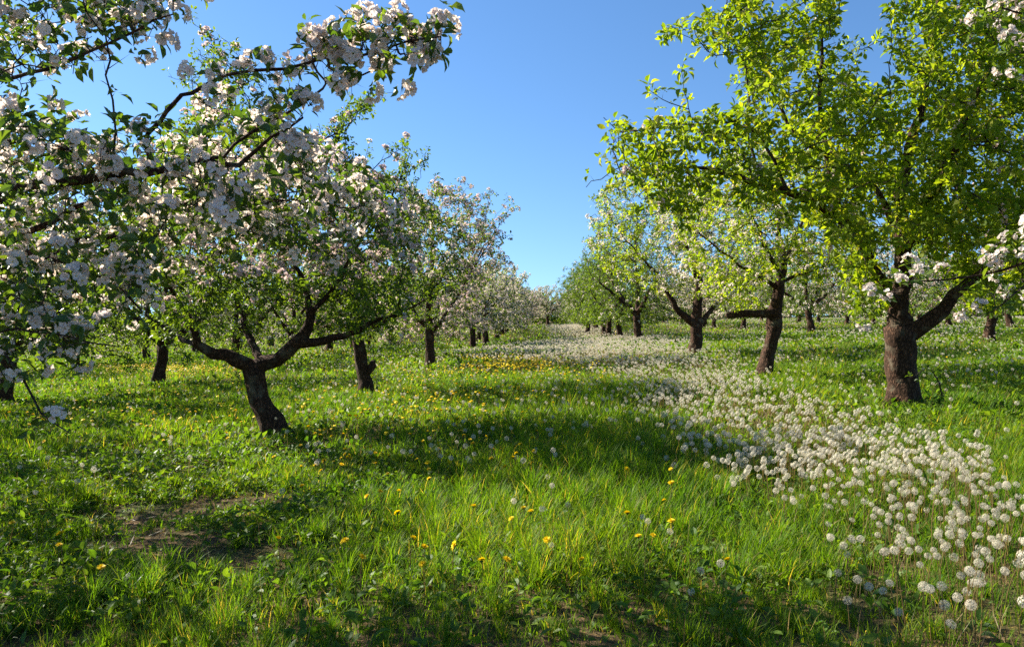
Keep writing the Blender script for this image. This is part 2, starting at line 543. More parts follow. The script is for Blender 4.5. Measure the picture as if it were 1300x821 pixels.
# ---- the near tree whose flowering boughs hang into the picture from the left
def tree_left_near():
    g = np.random.default_rng(101)
    b = gp(-4.15, 4.35)
    sk = Skeleton(g)
    f = b + np.array([.12, -.02, 1.15])
    sk.line([q4(b - [0, 0, .1], .23), q4(b + [.0, 0, .35], .185), q4(b + [.06, 0, .8], .17), q4(f, .165)], 0)
    # bough A, the long low one across the middle of the crown
    sk.line([q4(f, .085), q4(at(-110, 300, 4.15), 0.0471), q4(at(0, 250, 3.95), 0.0304), q4(at(60, 233, 3.85), 0.0258), q4(at(140, 222, 3.75), 0.0213),
             q4(at(182, 220, 3.7), 0.0190), q4(at(252, 207, 3.6), 0.0144), q4(at(307, 204, 3.5), 0.0106), q4(at(345, 178, 3.4), 0.0068), q4(at(385, 150, 3.35), 0.0046)], 1)
    # bough B sweeps up to the tip against open sky
    sk.line([q4(at(182, 220, 3.7), 0.0129), q4(at(190, 185, 3.68), 0.0122), q4(at(205, 158, 3.65), 0.0114), q4(at(232, 128, 3.6), 0.0106), q4(at(262, 108, 3.55), 0.0099), q4(at(305, 98, 3.5), 0.0084),
             q4(at(360, 87, 3.4), 0.0076), q4(at(430, 77, 3.3), 0.0061), q4(at(490, 66, 3.25), 0.0046), q4(at(560, 48, 3.2), 0.0030)], 2)
    sk.line([q4(at(262, 208, 3.6), 0.0084), q4(at(300, 180, 3.5), 0.0080), q4(at(336, 155, 3.45), 0.0076), q4(at(390, 126, 3.4), 0.0061), q4(at(421, 108, 3.35), 0.0053), q4(at(470, 92, 3.3), 0.0038)], 3)
    # upper boughs
    sk.line([q4(f, .075), q4(at(-150, 160, 4.2), 0.0380), q4(at(-60, 120, 4.0), 0.0213), q4(at(10, 100, 3.7), 0.0099), q4(at(68, 86, 3.6), 0.0084), q4(at(117, 63, 3.5), 0.0068), q4(at(176, 40, 3.4), 0.0053), q4(at(221, 20, 3.35), 0.0030)], 4)
    sk.line([q4(at(-95, 200, 4.05), 0.0266), q4(at(-40, 192, 3.9), 0.0198), q4(at(0, 185, 3.8), 0.0144), q4(at(40, 180, 3.75), 0.0122), q4(at(92, 191, 3.7), 0.0084), q4(at(120, 215, 3.7), 0.0046)], 5)
    sk.line([q4(at(150, 221, 3.75), 0.0068), q4(at(146, 128, 3.7), 0.0065), q4(at(140, 81, 3.7), 0.0057), q4(at(137, 27, 3.65), 0.0046), q4(at(135, -40, 3.6), 0.0030)], -1)
    # lower boughs
    sk.line([q4(f, .08), q4(at(-90, 345, 4.3), 0.0418), q4(at(0, 318, 4.4), 0.0228), q4(at(59, 280, 4.4), 0.0182), q4(at(135, 257, 4.4), 0.0144), q4(at(190, 252, 4.4), 0.0106), q4(at(250, 262, 4.4), 0.0076), q4(at(300, 268, 4.4), 0.0046)], 6)
    sk.line([q4(at(-60, 340, 4.35), 0.0304), q4(at(40, 335, 4.5), 0.0228), q4(at(95, 310, 4.6), 0.0190), q4(at(140, 296, 4.7), 0.0152), q4(at(210, 275, 4.8), 0.0106), q4(at(290, 262, 4.9), 0.0053)], 7)
    sk.line([q4(at(-20, 325, 4.35), 0.0198), q4(at(30, 322, 4.1), 0.0167), q4(at(90, 335, 4.0), 0.0129), q4(at(140, 355, 3.9), 0.0084), q4(at(180, 395, 3.8), 0.0046)], 8)
    sk.line([q4(f, .05), q4(at(-90, 400, 3.9), 0.0228), q4(at(-20, 430, 3.7), 0.0091), q4(at(20, 470, 3.6), 0.0061), q4(at(50, 520, 3.55), 0.0046), q4(at(88, 550, 3.5), 0.0023)], -1)
    sk.line([q4(at(-40, 425, 3.8), 0.0091), q4(at(20, 418, 3.6), 0.0068), q4(at(75, 425, 3.5), 0.0053), q4(at(150, 440, 3.45), 0.0030)], -1)
    sk.line([q4(f, .07), q4(b + [-.5, -.5, 2.0], .05), q4(b + [-1.1, -1.0, 3.0], .02)], 9)
    sk.line([q4(f, .07), q4(b + [-.5, .9, 1.9], .055), q4(b + [-.9, 2.0, 2.3], .03), q4(b + [-1.1, 2.8, 2.5], .015)], 10)  # rear limb out of view, added to carry the shade-casting crown lobe
    A = [slab([(-60, -60), (250, -60), (250, 15), (170, 60), (90, 110), (0, 140), (-60, 140)], 110, 3.2, 4.2, g),
         slab([(-40, 140), (110, 160), (190, 180), (290, 170), (360, 150), (400, 200), (430, 260), (330, 300), (200, 330), (60, 420), (-40, 420)], 330, 3.3, 5.0, g),
         slab([(-60, 380), (60, 390), (110, 440), (90, 470), (-60, 480)], 40, 3.3, 3.9, g),
         slab([(-40, 280), (260, 260), (240, 340), (160, 420), (-40, 400)], 90, 3.8, 5.4, g),
         slab([(240, 200), (420, 190), (510, 250), (500, 330), (330, 340), (250, 300)], 75, 4.2, 5.6, g),
         blob(b + [-1.1, -.4, 2.4], (1.7, 1.5, 1.2), 110, g), blob(b + [-1.2, 2.7, 2.25], (1.9, 1.6, .95), 210, g),  # second blob: rear crown lobe added to shade the grass on the left
         slab([(300, 110), (360, 80), (470, 60), (550, 42), (560, 55), (470, 100), (370, 130)], 40, 3.15, 3.4, g),
         slab([(430, 62), (560, 40), (562, 56), (470, 100), (430, 95)], 26, 3.12, 3.36, g)]
    sk.grow(np.concatenate(A), .08, 1.4, .12, 110, .05)
    sk.shoots([[(435, 77), (440, 66), (446, 60)], [(455, 72), (458, 62), (466, 55)], [(470, 70), (474, 80), (480, 88)], [(490, 66), (494, 56), (500, 52)], [(505, 62), (510, 70), (516, 74)],
               [(520, 58), (524, 50), (530, 46)], [(535, 54), (540, 62), (545, 66)], [(548, 50), (553, 44), (560, 42)], [(395, 82), (400, 72), (402, 66)], [(415, 80), (420, 90), (426, 96)]], 3.24, .008)
    sk.finish(.0022, 2.35)

    def bl(p):
        x = p[:, 0] / p[:, 1] * F + 650
        y = HZ - (p[:, 2] - CAMH) / p[:, 1] * F
        return np.where((x > 270) & (y < 118), .72, np.where((x > -80) & (p[:, 1] < 6), .48, .16))
    return build_tree(sk, b, 'nearest flowering apple tree, dense white boughs hanging in from the left edge',
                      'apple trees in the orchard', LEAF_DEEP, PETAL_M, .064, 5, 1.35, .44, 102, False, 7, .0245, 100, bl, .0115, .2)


# ---- the near tree whose flowering twigs reach in from the right
def tree_right_near():
    g = np.random.default_rng(201)
    b = gp(5.75, 5.3)
    sk = Skeleton(g)
    f = b + np.array([-.1, 0, 1.2])
    sk.line([q4(b - [0, 0, .1], .24), q4(b + [0, 0, .4], .19), q4(f, .17)], 0)
    sk.line([q4(f, .07), q4(at(1420, 335, 5.4), .035), q4(at(1330, 325, 5.3), .012), q4(at(1290, 338, 5.2), .009), q4(at(1240, 352, 5.2), .007), q4(at(1165, 362, 5.15), .005), q4(at(1095, 378, 5.1), .003)], 1)
    sk.line([q4(at(1345, 326, 5.3), .012), q4(at(1310, 355, 5.15), .008), q4(at(1275, 385, 5.1), .006), q4(at(1240, 402, 5.1), .003)], -1)
    sk.line([q4(f, .08), q4(at(1480, 150, 5.3), .05), q4(at(1400, 60, 5.2), .025), q4(at(1320, 25, 5.1), .01), q4(at(1270, 12, 5.1), .005)], 2)
    sk.line([q4(f, .08), q4(b + [.6, .5, 2.4], .05), q4(b + [1.2, .9, 3.3], .02)], 3)
    sk.line([q4(f, .08), q4(b + [.5, -.7, 2.4], .05), q4(b + [.9, -1.4, 3.2], .02)], 4)
    A = [blob(b + [.5, 0, 2.9], (1.9, 2.2, 1.7), 330, g),
         slab([(1262, -40), (1330, -40), (1330, 120), (1285, 110), (1255, 20)], 22, 4.9, 5.5, g),
         slab([(1285, 290), (1330, 270), (1330, 330), (1290, 330)], 8, 5.0, 5.4, g),
         slab([(1085, 350), (1180, 325), (1330, 310), (1330, 400), (1240, 410), (1190, 370), (1090, 395)], 15, 4.95, 5.35, g)]
    sk.grow(np.concatenate(A), .09, 1.2, .14, 110, .05)
    sk.finish(.003, 2.3)
    def bl(p):
        x = p[:, 0] / p[:, 1] * F + 650
        return np.where(x < 1335, .58, .3)
    return build_tree(sk, b, 'near apple tree beyond the right edge with pale blossom twigs crossing the stout trunk',
                      'apple trees in the orchard', LEAF_MID, PETAL_M, .064, 6, 1.5, .42, 202, False, 7, .024, 24, bl, .0115, .2)


# ---- second tree on the left: leaning dark trunk with two spreading limbs
def tree_left_leaning():
    g = np.random.default_rng(301)
    X, Y = ground_at(350, 553); X, Y = float(X), float(Y)
    b = gp(X, Y); D = Y
    sk = Skeleton(g)
    f = at(322, 468, D)
    sk.line([q4(b + [.05, 0, -.1], 0.1978), q4(b + [.0, 0, .08], 0.1677), q4(at(337, 520, D), 0.1419), q4(at(326, 492, D), 0.1376), q4(f, 0.1462)], 0, .12)
    sk.line([q4(f, 0.0989), q4(at(300, 456, D - .1), 0.0903), q4(at(272, 447, D - .2), 0.0731), q4(at(252, 437, D - .3), 0.0602), q4(at(246, 415, D - .4), 0.0430), q4(at(225, 380, D - .6), 0.0301), q4(at(190, 330, D - .8), 0.0172)], 1, .12)
    sk.line([q4(f, 0.1118), q4(at(350, 455, D), 0.0946), q4(at(375, 437, D - .1), 0.0860), q4(at(392, 415, D - .1), 0.0731), q4(at(393, 385, D - .1), 0.0516), q4(at(380, 350, D), 0.0344), q4(at(360, 290, D + .1), 0.0215), q4(at(330, 200, D + .2), 0.0103)], 2, .12)
    sk.line([q4(at(380, 437, D - .1), 0.0645), q4(at(412, 432, D - .2), 0.0533), q4(at(447, 423, D - .3), 0.0396), q4(at(480, 405, D - .5), 0.0258), q4(at(510, 400, D - .6), 0.0129)], 3, .12)
    sk.line([q4(at(335, 462, D), 0.0602), q4(at(318, 430, D + .4), 0.0516), q4(at(300, 380, D + .8), 0.0344), q4(at(270, 300, D + 1.0), 0.0172)], 4, .12)
    sk.line([q4(at(392, 400, D - .1), 0.0387), q4(at(420, 370, D - .3), 0.0301), q4(at(450, 320, D - .5), 0.0189), q4(at(480, 260, D - .6), 0.0103)], 5, .12)
    sk.line([q4(at(268, 446, D - .2), 0.0387), q4(at(225, 425, D + .2), 0.0301), q4(at(185, 400, D + .3), 0.0172)], -1)
    A = [slab([(150, 260), (190, 180), (260, 130), (330, 150), (400, 190), (470, 210), (525, 270), (540, 340), (500, 380), (420, 390), (300, 390), (200, 400), (150, 350)], 560, D - 2.0, D + 2.0, g),
         slab([(240, 60), (300, 70), (330, 120), (300, 160), (250, 120)], 22, D - .8, D + .8, g),
         slab([(190, 370), (280, 380), (270, 430), (190, 430)], 26, D - 1.4, D + .6, g),
         slab([(330, 370), (470, 370), (490, 420), (440, 440), (420, 400), (340, 400)], 60, D - 1, D + .8, g),
         slab([(180, 350), (500, 350), (505, 415), (440, 405), (395, 385), (300, 400), (262, 432), (185, 440)], 95, D - 1.7, D + 1.0, g),
         slab([(400, 150), (470, 115), (480, 135), (440, 200), (400, 210)], 24, D - .8, D + .5, g)]
    sk.grow(gaps(np.concatenate(A), g, 8, .4), .11, 1.6, .19, 110, .06)
    sk.shoots([[(330, 150), (290, 85), (243, 22)], [(345, 140), (320, 90), (283, 50)], [(415, 180), (450, 140), (500, 118)], [(430, 190), (440, 145), (447, 112)], [(360, 150), (368, 110), (362, 75)], [(300, 140), (262, 110), (215, 98)], [(470, 220), (500, 195), (512, 188)]], D + .2)
    sk.finish(.0042, 2.3)

    def bl(p):
        x = p[:, 0] / p[:, 1] * F + 650; y = HZ - (p[:, 2] - CAMH) / p[:, 1] * F
        return np.where((y < 350) & (x > 240) & (y > 190), .42, np.where(y > 360, .05, .10))
    return build_tree(sk, b, 'apple tree with dark leaning trunk forking low into two wide crooked limbs',
                      'apple trees in the orchard', LEAF_MID, PETAL_PINK, .064, 6, 2.3, .3, 302, False, 7, .030, 0, bl, .015, .25)


def tree_left_third():
    g = np.random.default_rng(401)
    X, Y = ground_at(465, 502); X, Y = float(X), float(Y)
    b = gp(X, Y); D = Y
    sk = Skeleton(g)
    f = at(457, 452, D)
    sk.line([q4(b - [0, 0, .1], 0.1710), q4(b + [0, 0, .15], 0.1485), q4(at(462, 478, D), 0.1350), q4(f, 0.1260), q4(at(452, 410, D), 0.0990), q4(at(455, 360, D), 0.0720), q4(at(480, 290, D), 0.0360), q4(at(515, 215, D), 0.0108)], 0)
    sk.line([q4(at(462, 474, D), 0.0810), q4(at(472, 464, D), 0.0765), q4(at(474, 460, D), 0.0630)], 1)
    sk.line([q4(at(453, 420, D), 0.0630), q4(at(480, 412, D - .2), 0.0495), q4(at(505, 400, D - .4), 0.0315), q4(at(540, 380, D - .4), 0.0135)], 2)
    sk.line([q4(at(453, 405, D), 0.0630), q4(at(430, 380, D), 0.0450), q4(at(405, 340, D), 0.0225)], 3)
    sk.line([q4(at(453, 390, D), 0.0540), q4(at(455, 350, D - 1), 0.0360), q4(at(450, 300, D - 1.6), 0.0180)], 4)
    A = [slab([(395, 250), (430, 190), (500, 230), (560, 260), (600, 300), (590, 370), (520, 400), (420, 400), (385, 340)], 420, D - 2.2, D + 2.2, g),
         slab([(505, 260), (498, 200), (512, 180), (528, 190), (530, 260)], 24, D - .4, D + .4, g),
         slab([(430, 400), (520, 390), (515, 435), (460, 445), (425, 430)], 50, D - 1.2, D + .8, g)]
    sk.grow(gaps(np.concatenate(A), g, 6, .5), .13, 1.8, .22, 100, .06)
    sk.shoots([[(512, 260), (516, 215), (513, 178)], [(525, 265), (532, 225), (540, 195)], [(470, 230), (462, 205), (470, 180)], [(545, 270), (552, 250), (556, 232)]], D - .2)
    sk.finish(.005, 2.3)

    def bl(p):
        y = HZ - (p[:, 2] - CAMH) / p[:, 1] * F
        return np.where((y < 350) & (y > 235), .28, .04)
    return build_tree(sk, b, 'leafy apple tree with short knobbly forked trunk, standing beyond the leaning one',
                      'apple trees in the orchard', LEAF_MID, PETAL_M, .075, 6, 2.1, .2, 402, False, 7, .030, 0, bl, .016, .3)


def tree_left_fourth():
    g = np.random.default_rng(451)
    X, Y = ground_at(546, 467); X, Y = float(X), float(Y)
    b = gp(X, Y); D = Y
    sk = Skeleton(g)
    f = at(545, 432, D)
    sk.line([q4(b - [0, 0, .1], .19), q4(b + [0, 0, .2], .155), q4(at(546, 448, D), .14), q4(f, .135), q4(at(543, 400, D), .10), q4(at(548, 350, D), .07), q4(at(550, 280, D), .03)], 0)
    sk.line([q4(at(545, 425, D), .08), q4(at(565, 400, D), .06), q4(at(590, 360, D), .035), q4(at(615, 310, D), .015)], 1)
    sk.line([q4(at(545, 420, D), .08), q4(at(525, 395, D - .3), .06), q4(at(505, 350, D - .5), .03)], 2)
    for (x, y, dd) in [(655, 265, 0), (640, 298, -.4), (645, 330, .3), (632, 247, .4), (618, 262, .2), (600, 240, -.3)]:
        sk.line([q4(at(590, 355, D), .02), q4(at(.5 * x + 297, .45 * y + 185, D + .4 * dd), .013), q4(at(x - 12, y + 6, D + dd), .008), q4(at(x, y, D + dd), .004)], -1, .16, .03)
    A = [slab([(478, 300), (520, 250), (555, 225), (600, 270), (630, 320), (622, 385), (585, 405), (500, 415), (480, 370)], 420, D - 2.4, D + 2.4, g),
         slab([(500, 400), (600, 395), (585, 425), (505, 430)], 40, D - 1.6, D + .8, g)]
    sk.grow(gaps(np.concatenate(A), g, 6, .5), .17, 2.0, .27, 90, .06)
    sk.shoots([[(600, 300), (630, 282), (658, 264)], [(605, 310), (630, 300), (648, 300)], [(590, 280), (605, 255), (622, 245)], [(610, 330), (635, 325), (650, 338)], [(575, 250), (583, 235), (590, 228)], [(612, 300), (632, 272), (645, 250)]], D - .3, .035)
    sk.finish(.005, 2.3)

    def bl(p):
        x = p[:, 0] / p[:, 1] * F + 650; y = HZ - (p[:, 2] - CAMH) / p[:, 1] * F
        return np.where((x > 560) | (y < 300), .5, .12)
    return build_tree(sk, b, 'apple tree with slim straight trunk and pale blossom sprays reaching out over the lane',
                      'apple trees in the orchard', LEAF_MID, PETAL_PINK, .085, 5, 2.0, .3, 452, True, 5, .036, 0, bl, .018, .3)


def tree_right_stout():
    g = np.random.default_rng(501)
    X, Y = ground_at(1149, 517); X, Y = float(X), float(Y)
    b = gp(X, Y); D = Y
    sk = Skeleton(g)
    f = at(1143, 418, D)
    sk.line([q4(b - [0, 0, .1], 0.2484), q4(b + [0, 0, .12], 0.2162), q4(at(1146, 480, D), 0.1978), q4(at(1143, 445, D), 0.2024), q4(f, 0.2070)], 0, .1)
    sk.line([q4(f, 0.1472), q4(at(1142, 385, D), 0.1196), q4(at(1147, 340, D), 0.1058), q4(at(1143, 270, D), 0.0920), q4(at(1150, 200, D), 0.0736), q4(at(1168, 140, D), 0.0552), q4(at(1180, 60, D), 0.0368), q4(at(1200, -60, D), 0.0184)], 1, .12)
    sk.line([q4(at(1150, 425, D), 0.1380), q4(at(1172, 412, D - .1), 0.1150), q4(at(1195, 392, D - .2), 0.0920), q4(at(1220, 365, D - .3), 0.0690), q4(at(1265, 330, D - .4), 0.0460), q4(at(1320, 280, D - .4), 0.0230)], 2, .12)
    sk.line([q4(at(1142, 395, D), 0.0828), q4(at(1120, 360, D - .1), 0.0736), q4(at(1085, 300, D - .3), 0.0598), q4(at(1030, 255, D - .8), 0.0506), q4(at(962, 235, D - 1.2), 0.0386), q4(at(900, 215, D - 1.4), 0.0239), q4(at(845, 215, D - 1.5), 0.0092)], 3, .12)
    sk.line([q4(at(975, 240, D - 1.1), 0.0230), q4(at(955, 195, D - 1.2), 0.0184), q4(at(948, 160, D - 1.2), 0.0156), q4(at(945, 90, D - 1.2), 0.0110), q4(at(915, 20, D - 1.2), 0.0055)], -1, .12)
    sk.line([q4(at(1000, 245, D - 1), 0.0239), q4(at(960, 168, D - 1.5), 0.0166), q4(at(900, 157, D - 1.7), 0.0110), q4(at(850, 160, D - 1.8), 0.0074), q4(at(775, 170, D - 1.9), 0.0037)], -1, .12)
    sk.line([q4(at(960, 235, D - 1.2), 0.0184), q4(at(925, 175, D - 1.3), 0.0138), q4(at(870, 190, D - 1.5), 0.0092), q4(at(830, 200, D - 1.6), 0.0055)], -1, .12)
    sk.line([q4(at(1110, 340, D - .1), 0.0552), q4(at(1060, 250, D), 0.0414), q4(at(1040, 130, D), 0.0294), q4(at(1042, 50, D), 0.0202), q4(at(1030, -60, D), 0.0110)], 4, .12)
    sk.line([q4(at(1143, 300, D), 0.0460), q4(at(1100, 230, D - .2), 0.0368), q4(at(1010, 170, D - .4), 0.0258), q4(at(960, 60, D - .5), 0.0147), q4(at(935, -30, D - .5), 0.0074)], 5, .12)
    sk.line([q4(at(1147, 320, D), 0.0736), q4(at(1180, 260, D - .9), 0.0506), q4(at(1220, 170, D - 1.4), 0.0322), q4(at(1260, 60, D - 1.6), 0.0166)], 6, .12)
    sk.line([q4(at(1143, 310, D), 0.0736), q4(at(1180, 230, D + 1.0), 0.0460), q4(at(1230, 130, D + 1.6), 0.0276), q4(at(1270, 0, D + 1.8), 0.0138)], 7, .12)
    A = [slab([(1000, 120), (1040, 40), (1075, 40), (1090, 120), (1130, 110), (1130, 0), (1150, -120), (1330, -120), (1400, 100), (1380, 330), (1300, 350), (1230, 340), (1160, 330), (1080, 330), (1030, 300), (990, 230)], 640, D - 2.3, D + 2.0, g),
         slab([(1150, 110), (1180, 10), (1330, -20), (1330, 330), (1230, 330)], 230, D - 2.6, D - .5, g),
         slab([(765, 165), (800, 150), (860, 150), (935, 140), (970, 60), (1000, 60), (1010, 230), (960, 275), (900, 258), (860, 235), (800, 215), (770, 190)], 135, D - 2.5, D - .5, g),
         slab([(845, 35), (890, 20), (935, 45), (960, -60), (1075, -60), (1060, 30), (1010, 110), (970, 130), (930, 120), (900, 60), (850, 50)], 130, D - 2.0, D + .6, g),
         slab([(1050, 290), (1110, 280), (1120, 405), (1075, 385)], 60, D - 1.2, D + .4, g),
         slab([(1000, 200), (1330, 180), (1330, 320), (1240, 335), (1120, 330), (1020, 300)], 240, D - 2.4, D + 1.4, g),
         slab([(1170, 300), (1330, 290), (1330, 400), (1260, 410), (1200, 360)], 100, D - .6, D + 2.0, g),
         slab([(1050, 80), (1130, 120), (1130, 240), (1040, 240)], 60, D - 1.4, D + 1.4, g),
         slab([(760, 225), (830, 220), (900, 270), (870, 300), (790, 260)], 50, D - 2.4, D - 1.2, g)]
    sk.grow(gaps(np.concatenate(A), g, 14, .42), .11, 1.6, .19, 110, .04)
    sk.shoots([[(965, 70), (940, 20), (915, -8)], [(920, 80), (885, 55), (846, 34)], [(880, 150), (868, 118), (866, 84)], [(860, 145), (840, 128), (822, 114)], [(800, 175), (778, 165), (766, 150)], [(790, 215), (765, 225), (744, 238)], [(1050, 40), (1062, 5), (1075, -25)], [(1130, 120), (1128, 60), (1135, -20)], [(905, 75), (880, 45), (885, 25)]], D - 1.3)
    sk.shoots([[(1090, 130), (1085, 90), (1092, 55)], [(1150, 100), (1140, 50), (1150, 0)], [(1060, 300), (1050, 340), (1062, 372)], [(1100, 330), (1088, 370), (1096, 400)]], D - .5)
    sk.finish(.0042, 2.3)

    def bl(p):
        x = p[:, 0] / p[:, 1] * F + 650
        return np.where(x > 1200, .06, .016)
    return build_tree(sk, b, 'tall bright green apple tree on the stout straight trunk, thick limb rising rightward',
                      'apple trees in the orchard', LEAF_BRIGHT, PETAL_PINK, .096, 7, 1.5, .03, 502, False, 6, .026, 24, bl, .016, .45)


def tree_right_second():
    g = np.random.default_rng(601)
    X, Y = ground_at(970, 480); X, Y = float(X), float(Y)
    b = gp(X, Y); D = Y
    sk = Skeleton(g)
    f = at(984, 398, D)
    sk.line([q4(b - [0, 0, .1], 0.1900), q4(b + [0, 0, .15], 0.1520), q4(at(976, 450, D), 0.1368), q4(at(982, 420, D), 0.1292), q4(f, 0.1292), q4(at(990, 360, D), 0.0988), q4(at(993, 330, D), 0.0684), q4(at(985, 260, D), 0.0304), q4(at(975, 190, D), 0.0114)], 0, .14)
    sk.line([q4(at(985, 397, D), 0.0988), q4(at(965, 398, D - .1), 0.0836), q4(at(940, 399, D - .2), 0.0722), q4(at(924, 400, D - .2), 0.0646)], 1, .12)
    sk.line([q4(at(990, 358, D), 0.0456), q4(at(1010, 350, D), 0.0342), q4(at(1040, 340, D - .1), 0.0190), q4(at(1080, 310, D - .2), 0.0076)], 2)
    sk.line([q4(at(990, 365, D), 0.0532), q4(at(960, 350, D - .2), 0.0380), q4(at(930, 330, D - .4), 0.0266), q4(at(880, 290, D - .6), 0.0114)], 3)
    sk.line([q4(at(992, 345, D), 0.0532), q4(at(1010, 300, D + .8), 0.0342), q4(at(1040, 240, D + 1.4), 0.0152)], 4)
    sk.line([q4(at(990, 350, D), 0.0532), q4(at(970, 310, D - 1.0), 0.0342), q4(at(950, 260, D - 1.6), 0.0152)], 5)
    A = [slab([(850, 290), (880, 230), (940, 180), (1040, 190), (1100, 250), (1110, 330), (1060, 365), (1000, 360), (930, 385), (870, 360)], 560, D - 2.4, D + 2.4, g),
         slab([(890, 340), (970, 350), (960, 395), (900, 390)], 36, D - 1.2, D + .6, g)]
    sk.grow(gaps(np.concatenate(A), g, 8, .45), .13, 1.8, .22, 100, .05)
    sk.finish(.005, 2.3)
    return build_tree(sk, b, 'apple tree with trunk leaning right and one sawn horizontal limb stub at head height',
                      'apple trees in the orchard', LEAF_BRIGHT, PETAL_M, .075, 6, 2.2, .27, 602, False, 5, .026, 0, None, .016, .3)


def tree_right_third():
    g = np.random.default_rng(701)
    X, Y = ground_at(882, 452); X, Y = float(X), float(Y)
    b = gp(X, Y); D = Y
    sk = Skeleton(g)
    sk.line([q4(b - [0, 0, .1], 0.2484), q4(b + [0, 0, .15], 0.2024), q4(at(884, 430, D), 0.1840), q4(at(884, 412, D), 0.1840), q4(at(886, 385, D), 0.1380), q4(at(888, 350, D), 0.0920), q4(at(880, 290, D), 0.0368)], 0, .16)
    sk.line([q4(at(884, 412, D), 0.1196), q4(at(870, 402, D - .1), 0.1104), q4(at(858, 390, D - .2), 0.0920), q4(at(848, 372, D - .2), 0.0736), q4(at(835, 350, D - .4), 0.0460), q4(at(800, 310, D - .4), 0.0184)], 1, .16)
    sk.line([q4(at(886, 415, D), 0.1012), q4(at(896, 402, D), 0.0828), q4(at(912, 380, D + .2), 0.0552), q4(at(930, 330, D + .4), 0.0230)], 2, .16)
    sk.line([q4(at(888, 360, D), 0.0736), q4(at(870, 310, D - .8), 0.0460), q4(at(850, 260, D - 1.2), 0.0184)], 3, .16)
    A = [slab([(742, 290), (750, 245), (790, 212), (850, 205), (920, 240), (960, 290), (960, 360), (910, 385), (840, 380), (785, 360), (745, 330)], 700, D - 2.8, D + 2.8, g)]
    sk.grow(gaps(np.concatenate(A), g, 7, .5), .17, 2.0, .28, 90, .05)
    sk.finish(.006, 2.3)

    def bl(p):
        x = p[:, 0] / p[:, 1] * F + 650
        return np.where(x > 835, .48, .1)
    return build_tree(sk, b, 'white flowering apple tree with reddish trunk splitting into three limbs beside the drift of clocks',
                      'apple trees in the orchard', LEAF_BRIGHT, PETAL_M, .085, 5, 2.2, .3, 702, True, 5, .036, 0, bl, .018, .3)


def ring(spread, n, g):
    """the low hanging skirt of a crown"""
    a = g.uniform(0, 6.28, n); r = spread * g.uniform(.45, 1.05, n)
    return np.stack([np.cos(a) * r, np.sin(a) * r, g.uniform(.75, 1.9, n)], 1)


def far_proto(seed, leaf, petal, bloom, height, spread, lean, leaf_size=.10, n=430):
    """one of the trees further along the rows (built at the origin, then set out)"""
    g = np.random.default_rng(seed)
    sk = Skeleton(g)
    b = np.zeros(3)
    f = np.array([lean * .5, g.normal(0, .1), 1.25])
    sk.line([q4(b - [0, 0, .15], .26), q4(b + [0, 0, .2], .17), q4(f * .6, .15), q4(f, .155)], 0, .2)
    a0 = g.uniform(0, 6.28)
    for k in range(4):
        a = a0 + k * 1.57 + g.normal(0, .25); s = g.uniform(.85, 1.15)
        u = np.array([math.cos(a), math.sin(a), 0])
        sk.line([q4(f, .12), q4(f + u * .45 * s + [0, 0, .35], .095), q4(f + u * 1.0 * s + [0, 0, g.uniform(.7, 1.1)], .065),
                 q4(f + u * 1.6 * s + [0, 0, g.uniform(1.3, 1.9)], .03)], k + 1, .2)
    sk.line([q4(f, .11), q4(f + [.1, 0, .9], .08), q4(f + [0, .1, height * .42], .03)], 5, .2)
    zc = .95 + (height - .95) * .5
    A = np.concatenate([blob((0, 0, zc), (spread, spread, (height - .95) * .5), n, g, .3),
                        blob((g.normal(0, .6), g.normal(0, .6), height - .9), (spread * .5, spread * .5, .9), n // 7, g, .1), ring(spread, n // 2, g)])
    sk.grow(gaps(A, g, 9, .55), .18, 2.2, .3, 80, .06)
    sk.finish(.0065, 2.3)
    r = build_tree(sk, b, 'x', 'apple trees in the orchard', leaf, petal, leaf_size, 5, 2.1, bloom, seed + 1, True, 5, .040, 0, None, .02, .3)
    return r


# ------------------------------------------------------------------ setting out the trees
tree_left_near()
tree_right_near()
tree_left_leaning()
tree_left_third()
tree_left_fourth()
tree_right_stout()
tree_right_second()
tree_right_third()

ORD = 'first second third fourth fifth sixth seventh eighth ninth tenth eleventh twelfth thirteenth fourteenth fifteenth sixteenth seventeenth eighteenth nineteenth twentieth'.split()
PROTO = {
    'green': far_proto(1001, LEAF_MID, PETAL_M, .03, 5.9, 2.7, .2),
    'lush': far_proto(1101, LEAF_MID, PETAL_M, .06, 6.3, 2.8, -.25),
    'mixed': far_proto(1201, LEAF_MID, PETAL_M, .25, 5.2, 2.6, .3),
    'white': far_proto(1301, LEAF_MID, PETAL_M, .62, 4.6, 2.5, .1),
    'pink': far_proto(1401, LEAF_MID, PETAL_PINK, .62, 5.0, 2.6, -.15),
}
LOOK = {'green': 'fresh green leafy apple tree', 'lush': 'tall lush green apple tree', 'mixed': 'green apple tree dotted with white blossom',
        'white': 'low white flowering apple tree', 'pink': 'pale pink flowering apple tree'}
fresh = dict.fromkeys(PROTO, True)


def plant(kind, X, Y, label, s=1.0, rz=None):
    rz = rng.uniform(0, 6.28) if rz is None else rz
    loc = (X, Y, float(gz(X, Y)))
    s = s * rng.uniform(.92, 1.08)
    if fresh[kind]:
        o = PROTO[kind]; fresh[kind] = False
        o.location = loc; o.rotation_euler = (0, 0, rz); o.scale = (s, s, s); o['label'] = label
        return o
    return copy_thing(PROTO[kind], loc, rz, s, label, 'apple trees in the orchard')


def row(c, items, where, start=0):
    for i, it in enumerate(items):
        Y, kind = it[0], it[1]
        dx = it[2] if len(it) > 2 else rng.normal(0, .25)
        s = it[3] if len(it) > 3 else 1.0
        plant(kind, c + .0447 * Y + dx, Y, '%s, %s along the %s' % (LOOK[kind], ORD[i + start], where), s)


